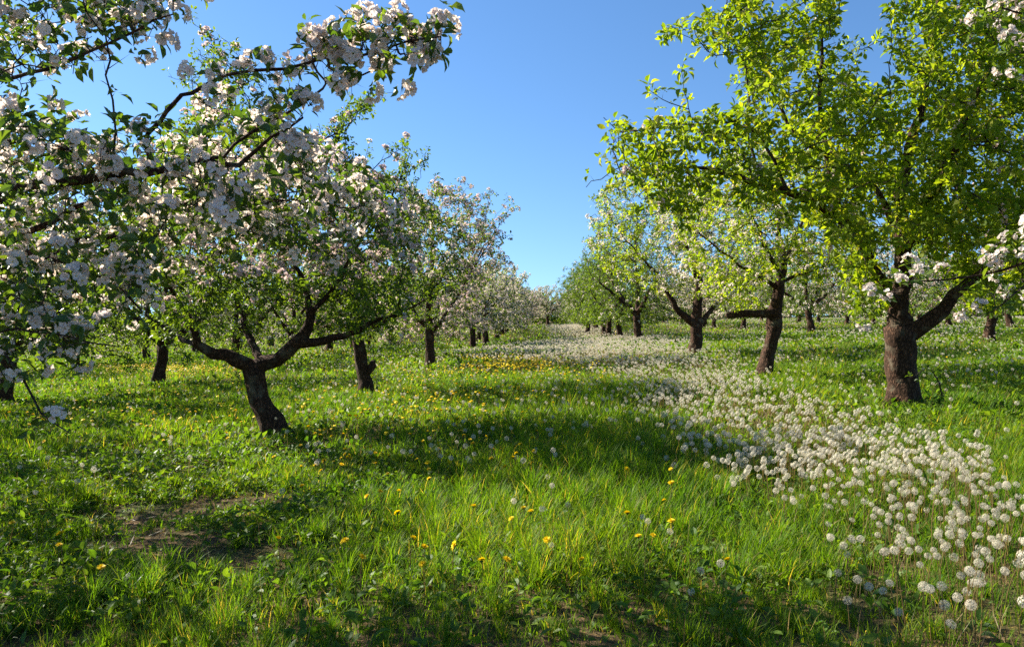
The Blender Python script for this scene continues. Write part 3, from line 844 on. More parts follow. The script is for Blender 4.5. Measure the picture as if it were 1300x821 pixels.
row(-3.62, [(29.4, 'pink', -.9, .9), (36, 'white', .1, 1.0), (41.3, 'white', .3, .95), (47, 'green', -.6, .95), (52.5, 'white'), (58, 'pink'), (63.5, 'mixed'), (69, 'white'),
            (75, 'green'), (81, 'white'), (88, 'pink'), (95, 'white')], 'row left of the lane', 4)
row(4.75, [(36.7, 'lush', -.1, 1.05), (40.9, 'green', -.6, 1.0), (45.0, 'green', -.9, 1.0), (49.5, 'lush', -.8, .95), (55, 'green', -1.6, 1.0), (60.5, 'lush', -1.2, .9), (66, 'green'), (72, 'mixed'), (78, 'pink'), (84, 'white'), (90, 'pink'), (96, 'white')],
    'row right of the lane', 4)
row(-11.4, [(5.6, 'lush', .3), (10.8, 'green', .2), (16.2, 'green', -.45), (20.3, 'green', .8), (27.3, 'mixed', -.1), (32.5, 'green'), (38, 'pink'), (43, 'green'), (48.5, 'mixed'), (54, 'green'), (60, 'white'), (66, 'green'), (73, 'pink')],  # nearest two are out of view, added for the shade they cast
    'second row to the left')
row(-20.3, [(27, 'green'), (32, 'mixed'), (37.5, 'lush'), (43, 'green'), (48.5, 'mixed'), (54, 'green'), (60, 'pink'), (66, 'green'), (73, 'mixed')], 'third row to the left')
row(14.6, [(20.5, 'green', .9), (26, 'green', 1.0), (32.5, 'mixed', .6), (40, 'mixed', -.2), (46.5, 'green'), (52.6, 'white', -.5), (57, 'pink', -1.6), (62, 'white', -1.4), (67.5, 'pink'), (73, 'white'), (79, 'mixed'), (86, 'pink'), (93, 'white')],
    'second row to the right')
row(25, [(35, 'mixed'), (40, 'green', .1), (45.5, 'pink'), (51, 'mixed'), (56.5, 'white'), (62, 'pink'), (67.5, 'green'), (73, 'white'), (79, 'pink'), (86, 'mixed')], 'third row to the right')
row(35.5, [(52, 'green'), (58, 'mixed'), (64, 'pink'), (70, 'green'), (76, 'white'), (83, 'mixed')], 'fourth row to the right')
plant('white', 5.0, 103.0, 'pale flowering apple tree standing alone at the far end of the lane', 1.2)
plant('pink', 1.2, 99.0, 'pinkish flowering apple tree at the far end of the lane, left of the pale one', 1.1)
for i, X in enumerate(np.linspace(-48, 74, 20)):
    plant(['pink', 'white', 'green', 'white'][i % 4], float(X + rng.normal(0, .6)), float(112 + rng.normal(0, 2)),
          '%s, %s from the left in the hedge-like row closing the orchard' % (LOOK[['pink', 'white', 'green', 'white'][i % 4]], ORD[i]), 1.15)



def far_wood():
    """the mass of bushes and trees beyond the orchard"""
    g = np.random.default_rng(71)
    n = 26000
    X = g.uniform(-150, 170, n); Y = g.uniform(122, 136, n)
    top = 3.2 + 1.6 * np.sin(X * .21) * np.sin(X * .083 + 1) + .9 * np.sin(X * .63)
    p = np.stack([X, Y, gz(X, Y) + top * g.uniform(0, 1, n) ** .8], 1)
    V, T = rosettes(p, unit(g.normal(0, 1, (n, 3)) + [0, -.3, .6]), 3, .75, True, .2, 72)
    o = link('far_woods', make_mesh('far_woods', V, T, [LEAF_MID])); o['kind'] = 'stuff'
    o['label'] = 'band of bushes and trees beyond the orchard'


far_wood()


# ------------------------------------------------------------------ ground
def ground():
    def axis(lo, hi, core_lo, core_hi, step):
        a = np.arange(core_lo, core_hi + step, step)
        out, s, x = [], step, core_hi
        while x < hi:
            s *= 1.3; x += s; out.append(x)
        inn, s, x = [], step, core_lo
        while x > lo:
            s *= 1.3; x -= s; inn.append(x)
        return np.array(inn[::-1] + list(a) + out)
    xs = axis(-900, 900, -30, 40, .5); ys = axis(-60, 1600, -4, 70, .5)
    X, Y = np.meshgrid(xs, ys)
    V = np.stack([X, Y, gz(X, Y)], -1).reshape(-1, 3)
    nx, ny = len(xs), len(ys)
    i = (np.arange(ny - 1)[:, None] * nx + np.arange(nx - 1)[None]).ravel()
    T = np.concatenate([np.stack([i, i + 1, i + nx + 1], 1), np.stack([i, i + nx + 1, i + nx], 1)])
    m, nt, N = new_mat('meadow_soil'); L = nt.links.new
    geo = N('ShaderNodeNewGeometry')
    n1 = N('ShaderNodeTexNoise'); n1.inputs['Scale'].default_value = 1.3; n1.inputs['Detail'].default_value = 8
    n2 = N('ShaderNodeTexNoise'); n2.inputs['Scale'].default_value = 38; n2.inputs['Detail'].default_value = 5
    L(geo.outputs['Position'], n1.inputs['Vector']); L(geo.outputs['Position'], n2.inputs['Vector'])
    c1 = ramp(nt, [(.36, (.14, .088, .050)), (.5, (.105, .075, .038)), (.66, (.060, .075, .022))]); L(n1.outputs['Fac'], c1.inputs['Fac'])
    c2 = ramp(nt, [(.3, (.45, .45, .45)), (.55, (1, 1, 1)), (.72, (2.1, 1.8, 1.3))]); L(n2.outputs['Fac'], c2.inputs['Fac'])
    mx = N('ShaderNodeMix'); mx.data_type = 'RGBA'; mx.blend_type = 'MULTIPLY'; mx.inputs[0].default_value = 1
    L(c1.outputs['Color'], mx.inputs[6]); L(c2.outputs['Color'], mx.inputs[7])
    bp = N('ShaderNodeBump'); bp.inputs['Strength'].default_value = .8; bp.inputs['Distance'].default_value = .03; L(n2.outputs['Fac'], bp.inputs['Height'])
    p = N('ShaderNodeBsdfPrincipled'); p.inputs['Roughness'].default_value = .95; p.inputs['Specular IOR Level'].default_value = .1
    L(mx.outputs[2], p.inputs['Base Color']); L(bp.outputs[0], p.inputs['Normal'])
    out = N('ShaderNodeOutputMaterial'); L(p.outputs[0], out.inputs['Surface'])
    o = link('ground', make_mesh('ground', V, T, [m], None, True)); o['kind'] = 'structure'


ground()

# the worn patches of bare soil near the bottom left
BARE = []
for (px, py, rx, ry, ang) in [(225, 652, .75, .42, .3), (310, 636, .42, .28, .1), (190, 690, .48, .30, -.2), (285, 712, .50, .24, .2), (130, 700, .25, .14, 0), (430, 640, .2, .12, 0)]:
    X, Y = ground_at(px, py); BARE.append((float(X), float(Y), rx * 1.25, ry * 1.25, ang))


def bare(X, Y):
    w = np.zeros_like(X)
    for (bx, by, rx, ry, a) in BARE:
        dx, dy = X - bx, Y - by
        u = (dx * math.cos(a) + dy * math.sin(a)) / rx; v = (-dx * math.sin(a) + dy * math.cos(a)) / ry
        w = np.maximum(w, 1.25 - np.sqrt(u * u + v * v) + .25 * np.sin(9 * X + 5 * Y) * np.sin(7 * Y - 4 * X))
    return np.clip(w * 1.6, 0, 1)


def wave(X, Y, s, ph):
    """soft value noise between about 0 and 1"""
    a = np.sin(X * s + ph) * np.sin(Y * s * .8 + 1.7 * ph) + .6 * np.sin(X * s * 2.1 - Y * s * 1.3 + ph) + .4 * np.sin(X * s * 3.7 + Y * s * 3.1 + 2 * ph)
    return np.clip(.5 + .3 * a, 0, 1)


# the drift of seed heads: centre line and half width, from the near right corner to the far lane
drift_rows = [(1245, 745, 165), (1225, 700, 155), (1185, 650, 150), (1110, 600, 175), (1050, 555, 190), (960, 520, 150), (900, 492, 108), (868, 472, 88),
              (800, 452, 125), (720, 442, 175), (770, 428, 85), (735, 417, 45), (715, 410, 30)]
DR = []
for (px, py, hw) in drift_rows:
    x0, y0 = ground_at(px - hw, py, .24); x1, y1 = ground_at(px + hw, py, .24); xc, yc = ground_at(px, py, .24)
    DR.append((float(yc), float(xc), float((x1 - x0) / 2)))
DR.sort(); DR = np.array(DR)


def drift(X, Y):
    c = np.interp(Y, DR[:, 0], DR[:, 1]); h = np.interp(Y, DR[:, 0], DR[:, 2])
    q = np.abs(X - c) / h
    return np.clip(1.15 - q, 0, 1) ** .7 * (.35 + .75 * wave(X, Y, 1.7, .6)) * (.3 + 1.1 * wave(X, Y, 4.3, 1.1)) * (Y < 110)


# ------------------------------------------------------------------ grass
BLADE = np.array([(-.5, 0, 0), (.5, 0, 0), (-.42, .4, .03), (.42, .4, .03), (-.26, .75, .15), (.26, .75, .15), (0, 1.0, .34)])
BLADE_T = np.array([(0, 1, 3), (0, 3, 2), (2, 3, 5), (2, 5, 4), (4, 5, 6)])
BLADE_FAR = np.array([(-.5, 0, 0), (.5, 0, 0), (-.36, .55, .08), (.36, .55, .08), (0, 1, .3)])
BLADE_FAR_T = np.array([(0, 1, 3), (0, 3, 2), (2, 3, 4)])


def scatter(n, y0, y1, g, half=.80, pad=.8):
    """points over the part of the meadow between y0 and y1 that lies in view, with a margin"""
    Y = np.sqrt(g.uniform(y0 * y0, y1 * y1, n))
    X = g.uniform(-1, 1, n) * (half * Y + pad)
    return X, Y


def tallness(X, Y):
    h = .07 + .10 * wave(X, Y, .8, 1.3) + .06 * wave(X, Y, 2.3, .2)
    h = h + .10 * wave(X, Y, 5.2, 3.3) ** 2 - .03
    mid = np.exp(-(((X - .6 - .03 * Y) / 1.5) ** 2)) * ((Y > 4) & (Y < 16))
    h = h + .085 * mid
    lush = np.exp(-(((X - 7.2) / 1.6) ** 2 + ((Y - 25.5) / 3) ** 2))
    h = h + .2 * lush - .05 * np.clip((-X - 1.2) / 2, 0, 1) * (Y < 9)
    return h * (1 - .5 * drift(X, Y))


def grass():
    g = np.random.default_rng(21)
    parts = []
    for (n, y0, y1, w, tpl, tri, hk) in [(370000, 2.6, 8, .0075, BLADE, BLADE_T, 1.0), (350000, 8, 18, .011, BLADE_FAR, BLADE_FAR_T, 1.1),
                                         (260000, 18, 42, .020, BLADE_FAR, BLADE_FAR_T, 1.2), (200000, 42, 120, .05, BLADE_FAR, BLADE_FAR_T, 1.35)]:
        X, Y = scatter(n, y0, y1, g)
        keep = g.random(n) < (1 - .86 * bare(X, Y)) * (.3 + .7 * wave(X, Y, 3.1, 2.2)) * (.55 + .45 * wave(X, Y, 7.7, .4)) * (1 - .35 * drift(X, Y))
        X, Y = X[keep], Y[keep]
        # gather blades into tufts
        X = X + .05 * np.sin(23 * X + 3 * Y) * (Y < 20); Y = Y + .05 * np.sin(21 * Y - 5 * X) * (Y < 20)
        h = tallness(X, Y) * g.uniform(.5, 1.35, len(X)) * hk * (1 - .5 * bare(X, Y))
        az = g.uniform(0, 6.28, len(X)); ti = np.abs(g.normal(.0, .34, len(X)))
        d = np.stack([np.sin(ti) * np.cos(az), np.sin(ti) * np.sin(az), np.cos(ti)], 1)
        nn = np.stack([np.cos(az), np.sin(az), -.0 * az], 1) + g.normal(0, .5, (len(X), 3))
        p = np.stack([X, Y, gz(X, Y) - .01], 1)
        parts.append(stamp(tpl, tri, p, d, nn, h, w / h * g.uniform(.6, 1.3, len(X)) * np.where(Y < 8, np.clip(Y / 6, .6, 1.1), 1)))
    V, T, _ = join(parts)
    o = link('grass', make_mesh('grass', V, T, [GRASS])); o['kind'] = 'stuff'
    o['label'] = 'fresh green meadow grass with a few dry blades'


grass()


def weeds():
    """low broad leaves among the grass: dandelion rosettes, clover and the like"""
    g = np.random.default_rng(22)
    parts = []
    for (n, y0, y1, size, far) in [(19000, 2.6, 9, .062, False), (22000, 9, 20, .10, True), (12000, 20, 45, .17, True)]:
        X, Y = scatter(n, y0, y1, g)
        f = wave(X, Y, 1.4, 4.0) * .9 + .35 * np.clip(-X / 2, 0, 1) * (Y < 9) + .1
        keep = g.random(n) < np.clip(f, .05, 1) * (1 - .97 * bare(X, Y)) * np.clip((Y - 2.6) / 2.0, .3, 1)
        X, Y = X[keep], Y[keep]
        p = np.stack([X, Y, gz(X, Y) + g.uniform(.0, .07, len(X))], 1)
        ax = unit(np.stack([g.normal(0, .22, len(X)), g.normal(0, .22, len(X)), np.ones(len(X))], 1))
        parts.append(rosettes(p, ax, 4, size, far, .05, 23, .5))
    V, T, _ = join(parts)
    o = link('weeds', make_mesh('weeds', V, T, [WEED])); o['kind'] = 'stuff'
    o['label'] = 'low broad leaved meadow weeds among the grass'
    # dry stalks and litter
    X, Y = scatter(190000, 2.6, 30, g)
    k = g.random(len(X)) < np.clip(.09 + 1.2 * drift(X, Y) + 1.2 * bare(X, Y), 0, 1) * np.clip(9 / Y, .15, 1)
    X, Y = X[k], Y[k]
    az = g.uniform(0, 6.28, len(X)); ti = np.where(bare(X, Y) > .3, g.uniform(1.2, 1.6, len(X)), np.abs(g.normal(.25, .3, len(X))))
    d = np.stack([np.sin(ti) * np.cos(az), np.sin(ti) * np.sin(az), np.cos(ti)], 1)
    h = g.uniform(.08, .24, len(X))
    V, T = stamp(BLADE_FAR, BLADE_FAR_T, np.stack([X, Y, gz(X, Y) + .008], 1), d, g.normal(0, 1, (len(X), 3)), h, .0045 / h * np.clip(Y / 6, .7, 3))
    o = link('dry_grass', make_mesh('dry_grass', V, T, [STRAW])); o['kind'] = 'stuff'
    o['label'] = 'dry straw coloured stalks among the grass'


weeds()

# ------------------------------------------------------------------ dandelion clocks


def fib(n):
    i = np.arange(n) + .5
    ph = np.arccos(1 - 2 * i / n); th = math.pi * (1 + 5 ** .5) * i
    return np.stack([np.cos(th) * np.sin(ph), np.sin(th) * np.sin(ph), np.cos(ph)], 1)


def stem_mesh(name, h, r, bend, mat, g):
    pts = np.array([(bend * t * t, .3 * bend * math.sin(3 * t), h * t) for t in np.linspace(0, 1, 6)])
    k = 5; ang = np.arange(k) * 2 * math.pi / k
    V = np.concatenate([p + np.stack([np.cos(ang), np.sin(ang), 0 * ang], 1) * r * (1 - .3 * i / 5) for i, p in enumerate(pts)])
    T = []
    for j in range(5):
        i0 = np.arange(k) + j * k; i1 = (np.arange(k) + 1) % k + j * k
        T += [np.stack([i0, i1, i1 + k], 1), np.stack([i0, i1 + k, i0 + k], 1)]
    return make_mesh(name, V, np.concatenate(T), [mat], None, True), pts[-1]


def seed_head_mesh(g, rad=.024, n=110, frac=1.0):
    d = unit(fib(n) + g.normal(0, .12, (n, 3)))
    if frac < 1:
        d = d[g.random(n) < frac]
    n = len(d)
    e1, e2 = frame_of(d)
    # each seed: a thin stalk and a parachute of six fine rays
    ray = np.array([(-.05, 0, 0), (.05, 0, 0), (0, 1, .30)]); rt = np.array([(0, 1, 2)])
    parts = []
    a0 = g.uniform(0, 6.28, n)
    for q in range(7):
        a = a0 + q * 2 * math.pi / 7
        rd = np.cos(a)[:, None] * e1 + np.sin(a)[:, None] * e2
        parts.append((*stamp(ray * [.95, 1, 1], rt, d * rad * .86, rd, d, rad * .42), 0))
    stk = np.array([(-.015, 0, 0), (.015, 0, 0), (0, 1, 0)])
    parts.append((*stamp(stk, rt, d * rad * .1, d, e1, rad * .78), 0))
    core = fib(40) * rad * .17
    f = unit(fib(40)); c1, c2 = frame_of(f)
    tr = np.array([(-.9, -.5, 0), (.9, -.5, 0), (0, 1, 0)])
    parts.append((*stamp(tr, rt, core, c1, f, rad * .07), 1))
    V, T, M = join(parts)
    return make_mesh('seed_head', V, T, [CLOCK, CORE], M)


g = np.random.default_rng(31)
HEADS = [seed_head_mesh(g, .0185 * s, 92, f) for s, f in [(1, 1), (1.08, 1), (.86, 1), (1.12, .88), (1, .5), (.92, .95), (1.02, .72)]]
STEMS = [stem_mesh('stem', .19 + .03 * i, .0022, b, STEM, g) for i, b in enumerate([.02, -.03, .04, -.02, .05, -.04])]

# single clocks that stand out in the photo
singles = [((1127, 497), 'white dandelion clock standing alone before the stout trunk, shorter of two'), ((1158, 492), 'white dandelion clock on its tall stem against the stout dark trunk'),
           ((702, 631), 'lone white dandelion clock over the dark grass in mid meadow, near its lower edge'), ((655, 640), 'small white dandelion clock just below the shadow edge in mid meadow'),
           ((680, 684), 'white dandelion clock leaning over the yellow flower at bottom centre'), ((727, 687), 'white dandelion clock on the grass right of the bottom centre yellow flower'),
           ((704, 683), 'white dandelion clock between two others at bottom centre'), ((828, 654), 'white dandelion clock beside dark grass just left of the dense drift'),
           ((850, 672), 'low white dandelion clock in fresh grass left of the dense drift'), ((97, 575), 'solitary white dandelion clock in the shade at far left'),
           ((345, 540), 'white dandelion clock near the foot of the leaning trunk')]
X, Y = scatter(60000, 3.0, 110, g, .74, .4)
dens = drift(X, Y)
# even out: the scatter is uniform over area, so thin it by the drift
Xa, Ya = [], []
for (n, y0, y1, per) in [(1400, 3.2, 7, 1), (13000, 7, 16, 1), (56000, 16, 40, 1), (90000, 40, 105, 1)]:
    X, Y = scatter(n, y0, y1, g, .74, .3)
    sparse = .035 * (np.abs(X - .5) < .35 * Y) * (Y > 7) + .012 + .10 * wave(X, Y, .5, 2.0) * ((X > .3 * Y) & (Y > 11)) + .05 * (np.abs(X - .1 * Y) < 1.5) * (Y > 6)
    k = g.random(n) < np.clip(drift(X, Y) + sparse, 0, 1)
    k &= bare(X, Y) < .2
    Xa.append(X[k]); Ya.append(Y[k])
Xa, Ya = np.concatenate(Xa), np.concatenate(Ya)
# the near corner is filled by hand density: 50 per square metre inside the drift
nx = g.uniform(1.2, 5.2, 2200); ny = g.uniform(3.0, 7.2, 2200)
k = g.random(len(nx)) < np.clip(drift(nx, ny) * .85 + .2 * (drift(nx, ny) > .03), 0, 1)
Xa = np.concatenate([Xa, nx[k]]); Ya = np.concatenate([Ya, ny[k]])
inframe = np.abs(Xa / Ya) < .69
order = np.argsort(np.where(inframe, Ya, 1e3 + Ya))
NCLOCK = 288
ind, rest = order[:NCLOCK], order[NCLOCK:]


def clock(X, Y, label, i):
    st, tip = STEMS[i % 6]
    o = empty('dandelion_clock', (float(X), float(Y), float(gz(X, Y))), label, 'dandelion clock', 'dandelion clocks gone to seed', float(g.uniform(0, 6.28)))
    s = float(g.uniform(.65, 1.3)); o.scale = (1, 1, s)
    link('stem', st, o)
    h = link('seed_head', HEADS[(i * 5 + i // 7) % 7], o, tuple(tip + np.array([0, 0, .012])))
    k = float(g.uniform(.9, 1.2)); h.scale = (k, k, k / s); h.rotation_euler = (float(g.uniform(-.4, .4)), float(g.uniform(-.4, .4)), 0)
    return o


for j, ((px, py), lab) in enumerate(singles):
    X, Y = ground_at(px, py, .2)
    clock(X, Y, lab, j)
FULL = ['full round', 'large full', 'small full', 'large ragged', 'half blown', 'neat round', 'thinning']
qs = (Xa[ind] - np.interp(Ya[ind], DR[:, 0], DR[:, 1])) / np.interp(Ya[ind], DR[:, 0], DR[:, 2])
named = {}
for where, sel in [('the white drift', np.abs(qs) <= 1), ('grass left of the drift', qs < -1), ('grass right of the drift', qs > 1)]:
    ids = np.where(sel)[0]                       # already sorted from near to far
    for r, band in enumerate(np.array_split(ids, max(1, round(len(ids) / 17)))):
        for k, j in enumerate(band[np.argsort(Xa[ind[band]] / Ya[ind[band]])]):
            named[int(j)] = 'dandelion clock, %s from left in %s band of %s' % (ORD[k], ORD[r], where)
for j, i in enumerate(ind):
    clock(Xa[i], Ya[i], FULL[(j * 5 + j // 7) % 7] + ' ' + named[j], j)

# all the others, too many to count
X, Y = Xa[rest], Ya[rest]
n = len(X)
hgt = g.uniform(.15, .3, n); rad = .0245 * g.uniform(.85, 1.2, n) * np.clip(1 + (Y - 20) / 60, 1, 1.9)
c = np.stack([X, Y, gz(X, Y) + hgt], 1)
parts = []
dirs = fib(26)
tri = np.array([(-.75, -.45, 0), (.75, -.45, 0), (0, .85, .0)]); rt = np.array([(0, 1, 2)])
near = Y < 22
for sel, dd, k in [(near, fib(44), .30), (~near, fib(16), .58)]:
    ids = np.where(sel)[0]
    p = (c[ids][:, None] + dd[None] * rad[ids][:, None, None] * .9).reshape(-1, 3)
    d = np.repeat(dd[None], len(ids), 0).reshape(-1, 3) + g.normal(0, .15, (len(p), 3)); d = unit(d)
    e1, e2 = frame_of(d); a = g.uniform(0, 6.28, (len(p), 1))
    parts.append((*stamp(tri, rt, p, np.cos(a) * e1 + np.sin(a) * e2, d, np.repeat(rad[ids], len(dd)) * k), 0))
sn = np.array([(-.5, 0, 0), (.5, 0, 0), (.4, 1, 0), (-.4, 1, 0)]); snt = np.array([(0, 1, 2), (0, 2, 3)])
ids = np.where(Y < 26)[0]
b = c[ids] - np.stack([g.normal(0, .02, len(ids)), g.normal(0, .02, len(ids)), hgt[ids]], 1)
d = c[ids] - b; L_ = np.linalg.norm(d, axis=1)
parts.append((*stamp(sn, snt, b, unit(d), np.tile([0.2, -1.0, 0], (len(ids), 1)), L_, .0042 / L_), 1))
V, T, M = join(parts)
o = link('dandelion_down', make_mesh('dandelion_down', V, T, [CLOCK, STEM], M)); o['kind'] = 'stuff'
o['label'] = 'countless white dandelion clocks drifting along the lane'

# ------------------------------------------------------------------ yellow dandelions


def flower_head_mesh(g, rad=.021):
    parts = []
    pet = np.array([(-.07, 0, 0), (.07, 0, 0), (.10, .8, .05), (-.10, .8, .05), (0, 1, .03)]); pt = np.array([(0, 1, 2), (0, 2, 3), (3, 2, 4)])
    for ring, (k, tilt, s, z) in enumerate([(22, .12, 1.0, 0), (18, .42, .85, .002), (14, .8, .62, .004), (9, 1.15, .42, .005)]):
        a = np.arange(k) * 2 * math.pi / k + g.normal(0, .08, k) + ring
        t = tilt + g.normal(0, .08, k)
        d = np.stack([np.cos(a) * np.cos(t), np.sin(a) * np.cos(t), np.sin(t)], 1)
        nn = np.stack([-np.cos(a) * np.sin(t), -np.sin(a) * np.sin(t), np.cos(t)], 1)
        parts.append((*stamp(pet, pt, np.tile([0, 0, z], (k, 1)), d, nn, rad * s * g.uniform(.9, 1.1, k), 1.5), 0))
    k = 12; a = np.arange(k) * 2 * math.pi / k
    d = unit(np.stack([np.cos(a) * .6, np.sin(a) * .6, np.full(k, .5)], 1))
    bV, bT = stamp(pet, pt, np.tile([0, 0, -.012], (k, 1)), d, np.stack([np.cos(a), np.sin(a), -np.ones(k)], 1), .014, 2.0)
    V, T, M = join(parts)
    return make_mesh('flower_head', V, T, [YELLOW], M), make_mesh('bracts', bV, bT, [BRACT])


g = np.random.default_rng(41)
FLOWERS = [flower_head_mesh(g, r) for r in (.023, .0255, .027, .024)]
FSTEMS = [stem_mesh('stem', h, .0024, b, STEM, g) for h, b in [(.19, .02), (.23, -.02), (.26, .03), (.17, .01)]]
near_px = [(15, 669), (80, 685), (70, 698), (125, 726), (190, 627), (356, 690), (441, 692), (458, 716), (540, 700), (437, 715 - 22), (612, 716), (690, 692), (640, 718), (575, 700), (520, 690),
           (537, 722), (505, 655), (857, 668), (813, 686), (917, 718), (483, 628), (597, 650), (543, 612), (388, 622), (508, 628), (731, 719), (826, 686)]
pts = [(px, py) for px, py in near_px]
pts_rand = []
for (x0, x1, y0, y1, n, pw) in [(380, 720, 490, 610, 110, 1), (0, 310, 478, 565, 62, 1), (560, 700, 465, 500, 40, 1), (330, 480, 560, 640, 14, 1), (640, 900, 600, 680, 8, 1)]:
    for _ in range(n):
        pts_rand.append((g.uniform(x0, x1), y0 + (y1 - y0) * g.random() ** 1.3))
pts_rand.sort(key=lambda q: -q[1])


def flower(px, py, label, i):
    st, tip = FSTEMS[i % 4]
    X, Y = ground_at(px, py, float(tip[2]) * .9)
    o = empty('dandelion_flower', (float(X), float(Y), float(gz(X, Y))), label, 'dandelion', 'yellow dandelions in flower', float(g.uniform(0, 6.28)))
    link('stem', st, o)
    fh = FLOWERS[(i * 3 + i // 5) % 4]
    h = link('flower_head', fh[0], o, tuple(tip + np.array([0, 0, .006])))
    link('bracts', fh[1], h)
    h.rotation_euler = (float(g.normal(0, .35)), float(g.normal(0, .35)), 0)
    s = float(g.uniform(.85, 1.2)); h.scale = (s, s, s)


for i, (px, py) in enumerate(sorted(pts)):
    flower(px, py, 'large yellow dandelion, %s from the left among the nearest flowers' % (ORD[i] if i < 20 else ['twenty-first', 'twenty-second', 'twenty-third', 'twenty-fourth', 'twenty-fifth', 'twenty-sixth', 'twenty-seventh'][i - 20]), i)
zones = {}
for i, (px, py) in enumerate(pts_rand):
    if px < 315 and py < 570:
        z = 'shaded grass left of the leaning trunk'
    elif py > 600:
        z = 'shaded grass low in the lane'
    elif py < 500:
        z = 'far lane grass'
    elif px < 520:
        z = 'sunlit grass by the leaning trunk'
    else:
        z = 'tall mid lane grass'
    zones.setdefault(z, []).append((px, py, i))
for z, ps in zones.items():
    nb = max(1, round(len(ps) / 13))
    for r in range(nb):
        band = sorted(ps[r * len(ps) // nb:(r + 1) * len(ps) // nb])
        for k, (px, py, i) in enumerate(band):
            flower(px, py, 'yellow dandelion, %s from left in %s row of %s' % (ORD[k], ORD[r], z), i)

# the far yellow carpets
xs, ys = [], []
for (x0, x1, y0, y1, n) in [(585, 700, 451, 465, 560), (110, 310, 458, 474, 420), (130, 260, 462, 470, 350), (540, 640, 418, 426, 150), (380, 470, 440, 450, 120), (0, 330, 470, 530, 150), (480, 780, 440, 500, 330), (360, 640, 470, 540, 130), (950, 1290, 425, 470, 40)]:
    xs.append(g.uniform(x0, x1, n)); ys.append(np.clip(g.normal((y0 + y1) / 2, (y1 - y0) / 3.2, n), y0 - 3, y1 + 3))
X, Y = ground_at(np.concatenate(xs), np.concatenate(ys), .24)
n = len(X)
c = np.stack([X, Y, gz(X, Y) + g.uniform(.16, .28, n)], 1)
k = 7; a = np.arange(k) * 2 * math.pi / k
dome = np.concatenate([[(0, 0, .35)], np.stack([np.cos(a), np.sin(a), 0 * a], 1), [(0, 0, -.5)]])
dt = np.array([(0, 1 + i, 1 + (i + 1) % k) for i in range(k)] + [(k + 1, 1 + (i + 1) % k, 1 + i) for i in range(k)])
ax = unit(np.stack([g.normal(0, .25, n), g.normal(-.15, .25, n), np.ones(n)], 1)); e1, _ = frame_of(ax)
V, T = stamp(dome, dt, c, e1, ax, .026 * g.uniform(.8, 1.2, n))
ids = np.where(Y < 24)[0]
V2, T2 = stamp(sn, snt, c[ids] - [0, 0, .24], np.tile([0, 0, 1.0], (len(ids), 1)), np.tile([0, -1.0, 0], (len(ids), 1)), .238, .004 / .238)
V, T, M = join([(V, T, 0), (V2, T2, 1)])
o = link('dandelion_carpet', make_mesh('dandelion_carpet', V, T, [YELLOW, STEM], M)); o['kind'] = 'stuff'
o['label'] = 'carpets of small yellow dandelions farther off'

# ------------------------------------------------------------------ a thin sapling beside the stout trunk
def sapling():
    g = np.random.default_rng(61)
    X, Y = ground_at(1197, 520); b = gp(float(X), float(Y)); D = float(Y)
    sk = Skeleton(g)
    sk.line([q4(b - [0, 0, .05], .012), q4(at(1195, 500, D), .010), q4(at(1190, 480, D), .008), q4(at(1178, 468, D), .005), q4(at(1160, 478, D - .1), .003)], 0, .06, .004)
    sk.grow(np.array([at(1170, 485, D), at(1205, 470, D), at(1150, 480, D - .1), at(1180, 455, D)]), .06, 1, .08, 20, .05)
    sk.finish(.003, 2.3)
    root = empty('apple_sapling', tuple(b), 'thin bent sapling with sparse leaves just right of the stout trunk', 'sapling')
    t = sk.tubes(lambda q: True, .05); link('stem', make_mesh('stem', t[0] - b, t[1], [TWIG], None, True), root)
    p, ax, _, _ = sk.spurs(.7, .02, .02, 62)
    V, T = rosettes(p, ax, 4, .05, False, .2, 63); link('leaves', make_mesh('leaves', V - b, T, [LEAF_MID]), root)


sapling()

# ------------------------------------------------------------------ camera, sun, sky
cam = bpy.data.cameras.new('camera'); co = bpy.data.objects.new('camera', cam); COL.objects.link(co)
cam.sensor_width = 36; cam.lens = F * 36 / 1300; cam.clip_end = 4000; cam.clip_start = .05
co.location = (0, 0, CAMH); co.rotation_euler = (R(90) + math.atan((HZ - 410.5) / F), 0, 0)
SC.camera = co

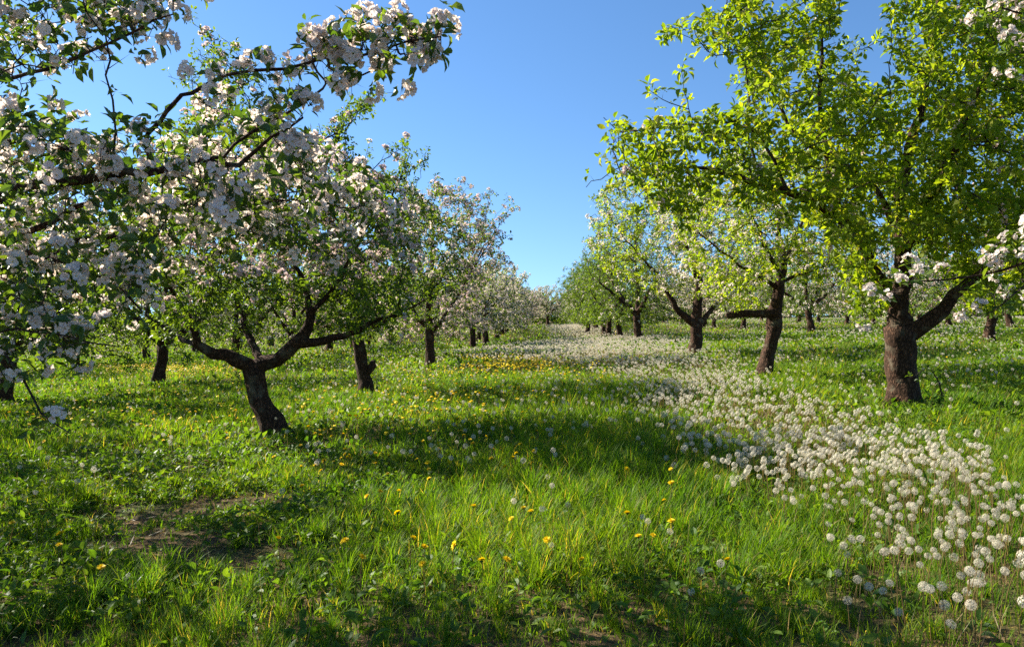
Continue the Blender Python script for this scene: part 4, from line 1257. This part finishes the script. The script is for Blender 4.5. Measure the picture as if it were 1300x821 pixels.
SUN_EL, SUN_TURN = 34.0, 29.0            # height, and degrees ahead of straight left
sx, sy = -math.cos(R(SUN_TURN)) * math.cos(R(SUN_EL)), math.sin(R(SUN_TURN)) * math.cos(R(SUN_EL))
sz = math.sin(R(SUN_EL))
ld = bpy.data.lights.new('sun', 'SUN'); ld.energy = 5.0; ld.angle = R(.53); ld.color = (1, .93, .80)
lo = bpy.data.objects.new('sun', ld); COL.objects.link(lo)
from mathutils import Vector
lo.rotation_euler = Vector((sx, sy, sz)).to_track_quat('Z', 'Y').to_euler(); lo.location = (sx * 50, sy * 50, sz * 50)

w = bpy.data.worlds.new('World'); SC.world = w; w.use_nodes = True
nt = w.node_tree; nt.nodes.clear()
sky = nt.nodes.new('ShaderNodeTexSky'); sky.sky_type = 'NISHITA'; sky.sun_disc = False
sky.sun_elevation = R(SUN_EL); sky.sun_rotation = math.atan2(sx, sy)
sky.air_density = 1.0; sky.dust_density = .1; sky.ozone_density = 4.0
tc = nt.nodes.new('ShaderNodeTexCoord'); mp = nt.nodes.new('ShaderNodeMapping')
mp.inputs['Location'].default_value = (0, 0, .11)
nt.links.new(tc.outputs['Generated'], mp.inputs['Vector']); nt.links.new(mp.outputs[0], sky.inputs['Vector'])
hs = nt.nodes.new('ShaderNodeHueSaturation'); hs.inputs['Saturation'].default_value = 1.12
bg = nt.nodes.new('ShaderNodeBackground'); bg.inputs['Strength'].default_value = .075
out = nt.nodes.new('ShaderNodeOutputWorld')
nt.links.new(sky.outputs[0], hs.inputs['Color']); nt.links.new(hs.outputs[0], bg.inputs[0]); nt.links.new(bg.outputs[0], out.inputs[0])

SC.view_settings.view_transform = 'Standard'; SC.view_settings.look = 'None'
SC.view_settings.exposure = 1.52; SC.view_settings.gamma = 1
cy = SC.cycles
SC.render.engine = 'CYCLES'
cy.max_bounces = 6; cy.diffuse_bounces = 3; cy.transmission_bounces = 4; cy.glossy_bounces = 2; cy.transparent_max_bounces = 4
cy.use_denoising = False
cy.sample_clamp_indirect = 8
